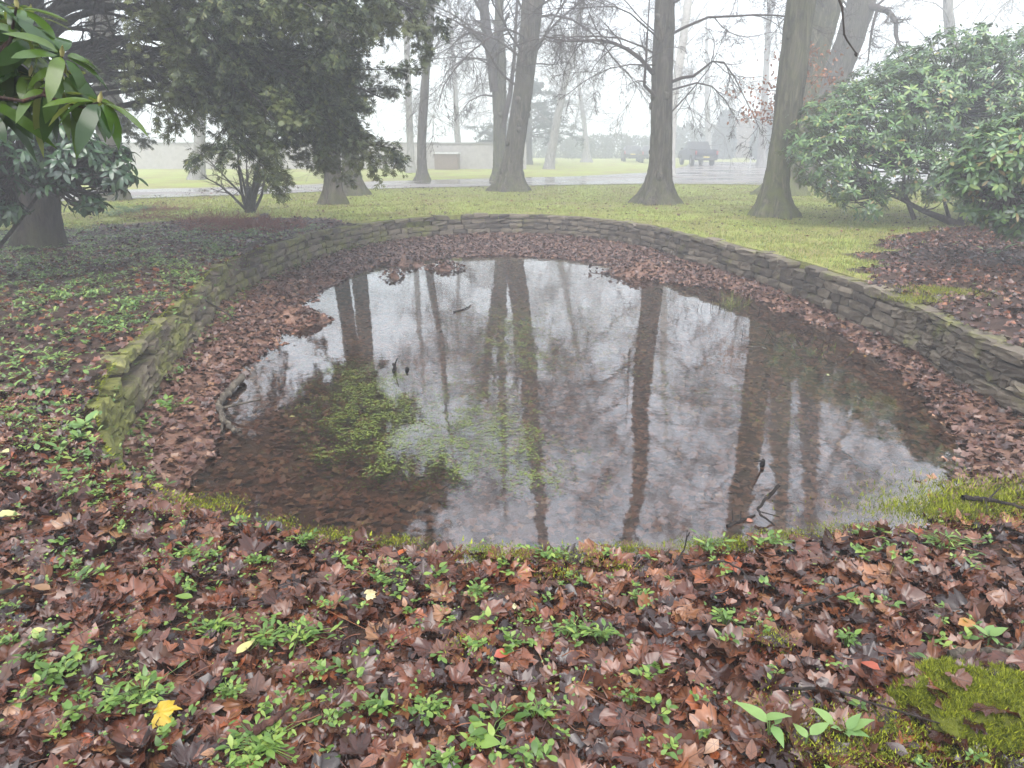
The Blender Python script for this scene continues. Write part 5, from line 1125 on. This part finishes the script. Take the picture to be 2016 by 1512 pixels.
# the bare twig hanging into the top of the picture
D_ = 3.4; q = lambda x_, y_: at_depth(x_, y_, D_); tb = q(1640, -420); root = empty('hanging_twig', tb, 'thin dark twig with a bud hanging into the top right of the photo', 'twig')
m = MB(); pts = np.array([q(*p) for p in ((1640, -420), (1652, -200), (1645, -60), (1652, 0), (1658, 14), (1660, 40), (1662, 68), (1668, 80), (1684, 103))])-tb; m.tube(pts, [.012, .009, .006, .0055, .0065, .0042, .0048, .004, .0035], 7); m.build('stem', M_STICK, root)
m = MB(); e = q(1684, 103)-tb; m.tube([e, e+[.004, 0, -.008], e+[.008, 0, -.02]], [.004, .009, .002], 8); m.build('bud', M_STICK, root)

# ------------------------------------------------------------------ fallen leaves of their own colour
def one_leaf(px_, py_, size, tpl, rgb, label, yaw, tilt=.15, z=None):
    b_ = up(px_, py_) if z is None else up(px_, py_, z); zz = (float(gz(b_[0], b_[1]))+.062) if z is None else z
    b_ = up(px_, py_, zz)
    V, *Fs = tpl; ca, sa_ = cos(yaw), sin(yaw); M = frames(np.array([[ca, sa_, tilt*.6]]), np.array([[rng.normal(0, tilt), -.25, 1.0]]))*size; m = MB(); m.inst(tpl, M, np.zeros((1, 3)))
    o = m.build('fallen_leaf', leaf_mat('leaf_'+label.split()[0]+'_tone', [(0, tuple(v*.62 for v in rgb)), (1, tuple(v*.62 for v in rgb))], .4, .3, 60), origin=np.zeros(3)); o.location = tuple(float(v) for v in b_); tag(o, label, 'leaf')
OV = OVL[0]; LN = leaf_strip(1.5, .55, ovate, 5, .2, .15); MP = MAP0[1]
one_leaf(465, 1287, .055, LN, (.62, .58, .22), 'pale yellow pointed leaf among the left herbs', 1.1); one_leaf(325, 1400, .06, MP, (.62, .42, .03), 'crumpled yellow and brown leaf near the bottom left', .2, .35)
one_leaf(75, 1240, .032, OV, (.62, .58, .2), 'yellow curled leaf near the left edge', .5); one_leaf(730, 1168, .035, MP, (.62, .52, .26), 'small cream lobed leaf below the left part of the pond edge', .4)
one_leaf(1013, 1200, .028, LN, (.66, .62, .34), 'cream narrow leaf in the middle of the litter', 1.6); one_leaf(380, 1176, .05, LN, (.16, .26, .03), 'oval green fallen leaf above the left herbs', 3.0)
one_leaf(792, 1084, .04, OV, (.52, .13, .03), 'orange leaf close to the left half of the near pond edge', 1.2, .3); one_leaf(990, 1285, .045, OV, (.42, .075, .03), 'red-orange leaf standing right of the litter middle', .3, .4)
one_leaf(1715, 1308, .04, OV, (.42, .09, .04), 'red leaf left of the boulder', 2.4, .3); one_leaf(8, 887, .05, OV, (.62, .58, .25), 'pale yellow leaf at the left edge level with the wall', 2.8); one_leaf(14, 1010, .06, OV, (.6, .56, .24), 'yellow leaf at the left edge below the level of the wall', .4)
one_leaf(1478, 1024, .045, OV, (.48, .2, .12), 'pink-brown leaf floating beside the bent water twig', .3, .05, WL+.008); one_leaf(1835, 975, .05, OV, (.42, .14, .05), 'orange leaf floating at the right near shore', .2, .05, WL+.008); one_leaf(1905, 1225, .05, OV, (.42, .2, .04), 'ochre curled leaf above the thick brown stick', .1, .3)
one_leaf(570, 820, .03, LN, (.42, .4, .1), 'small yellowish leaf afloat near the curved branch', .3, .05, WL+.006); one_leaf(1632, 738, .04, OV, (.55, .58, .25), 'pale leaf afloat at the right of the pond', .3, .05, WL+.006)
one_leaf(1705, 700, .05, OV, (.55, .28, .05), 'yellow-orange leaf on the right silt', .8, .2, -.5); one_leaf(100, 1160, .06, LN, (.3, .16, .07), 'tan long leaf in the left litter', 2.9, .2)

# ------------------------------------------------------------------ fog
def haze_box():
    m = bpy.data.materials.new('fog'); m.use_nodes = True; nt = m.node_tree; nt.nodes.clear()
    out = nt.nodes.new('ShaderNodeOutputMaterial'); v = nt.nodes.new('ShaderNodeVolumePrincipled')
    v.inputs['Density'].default_value = HAZE; v.inputs['Color'].default_value = (.95, .97, 1.0, 1); v.inputs['Anisotropy'].default_value = .3
    nt.links.new(v.outputs[0], out.inputs['Volume'])
    mb = MB(); V, F = box_tpl(1)
    mb.add(np.array([0, 60, 8.6])+np.sign(V)*np.array([290, 350, 10.6]), F)
    o = mb.build('haze', m, smooth=False); tag(o, kind='stuff')
haze_box()
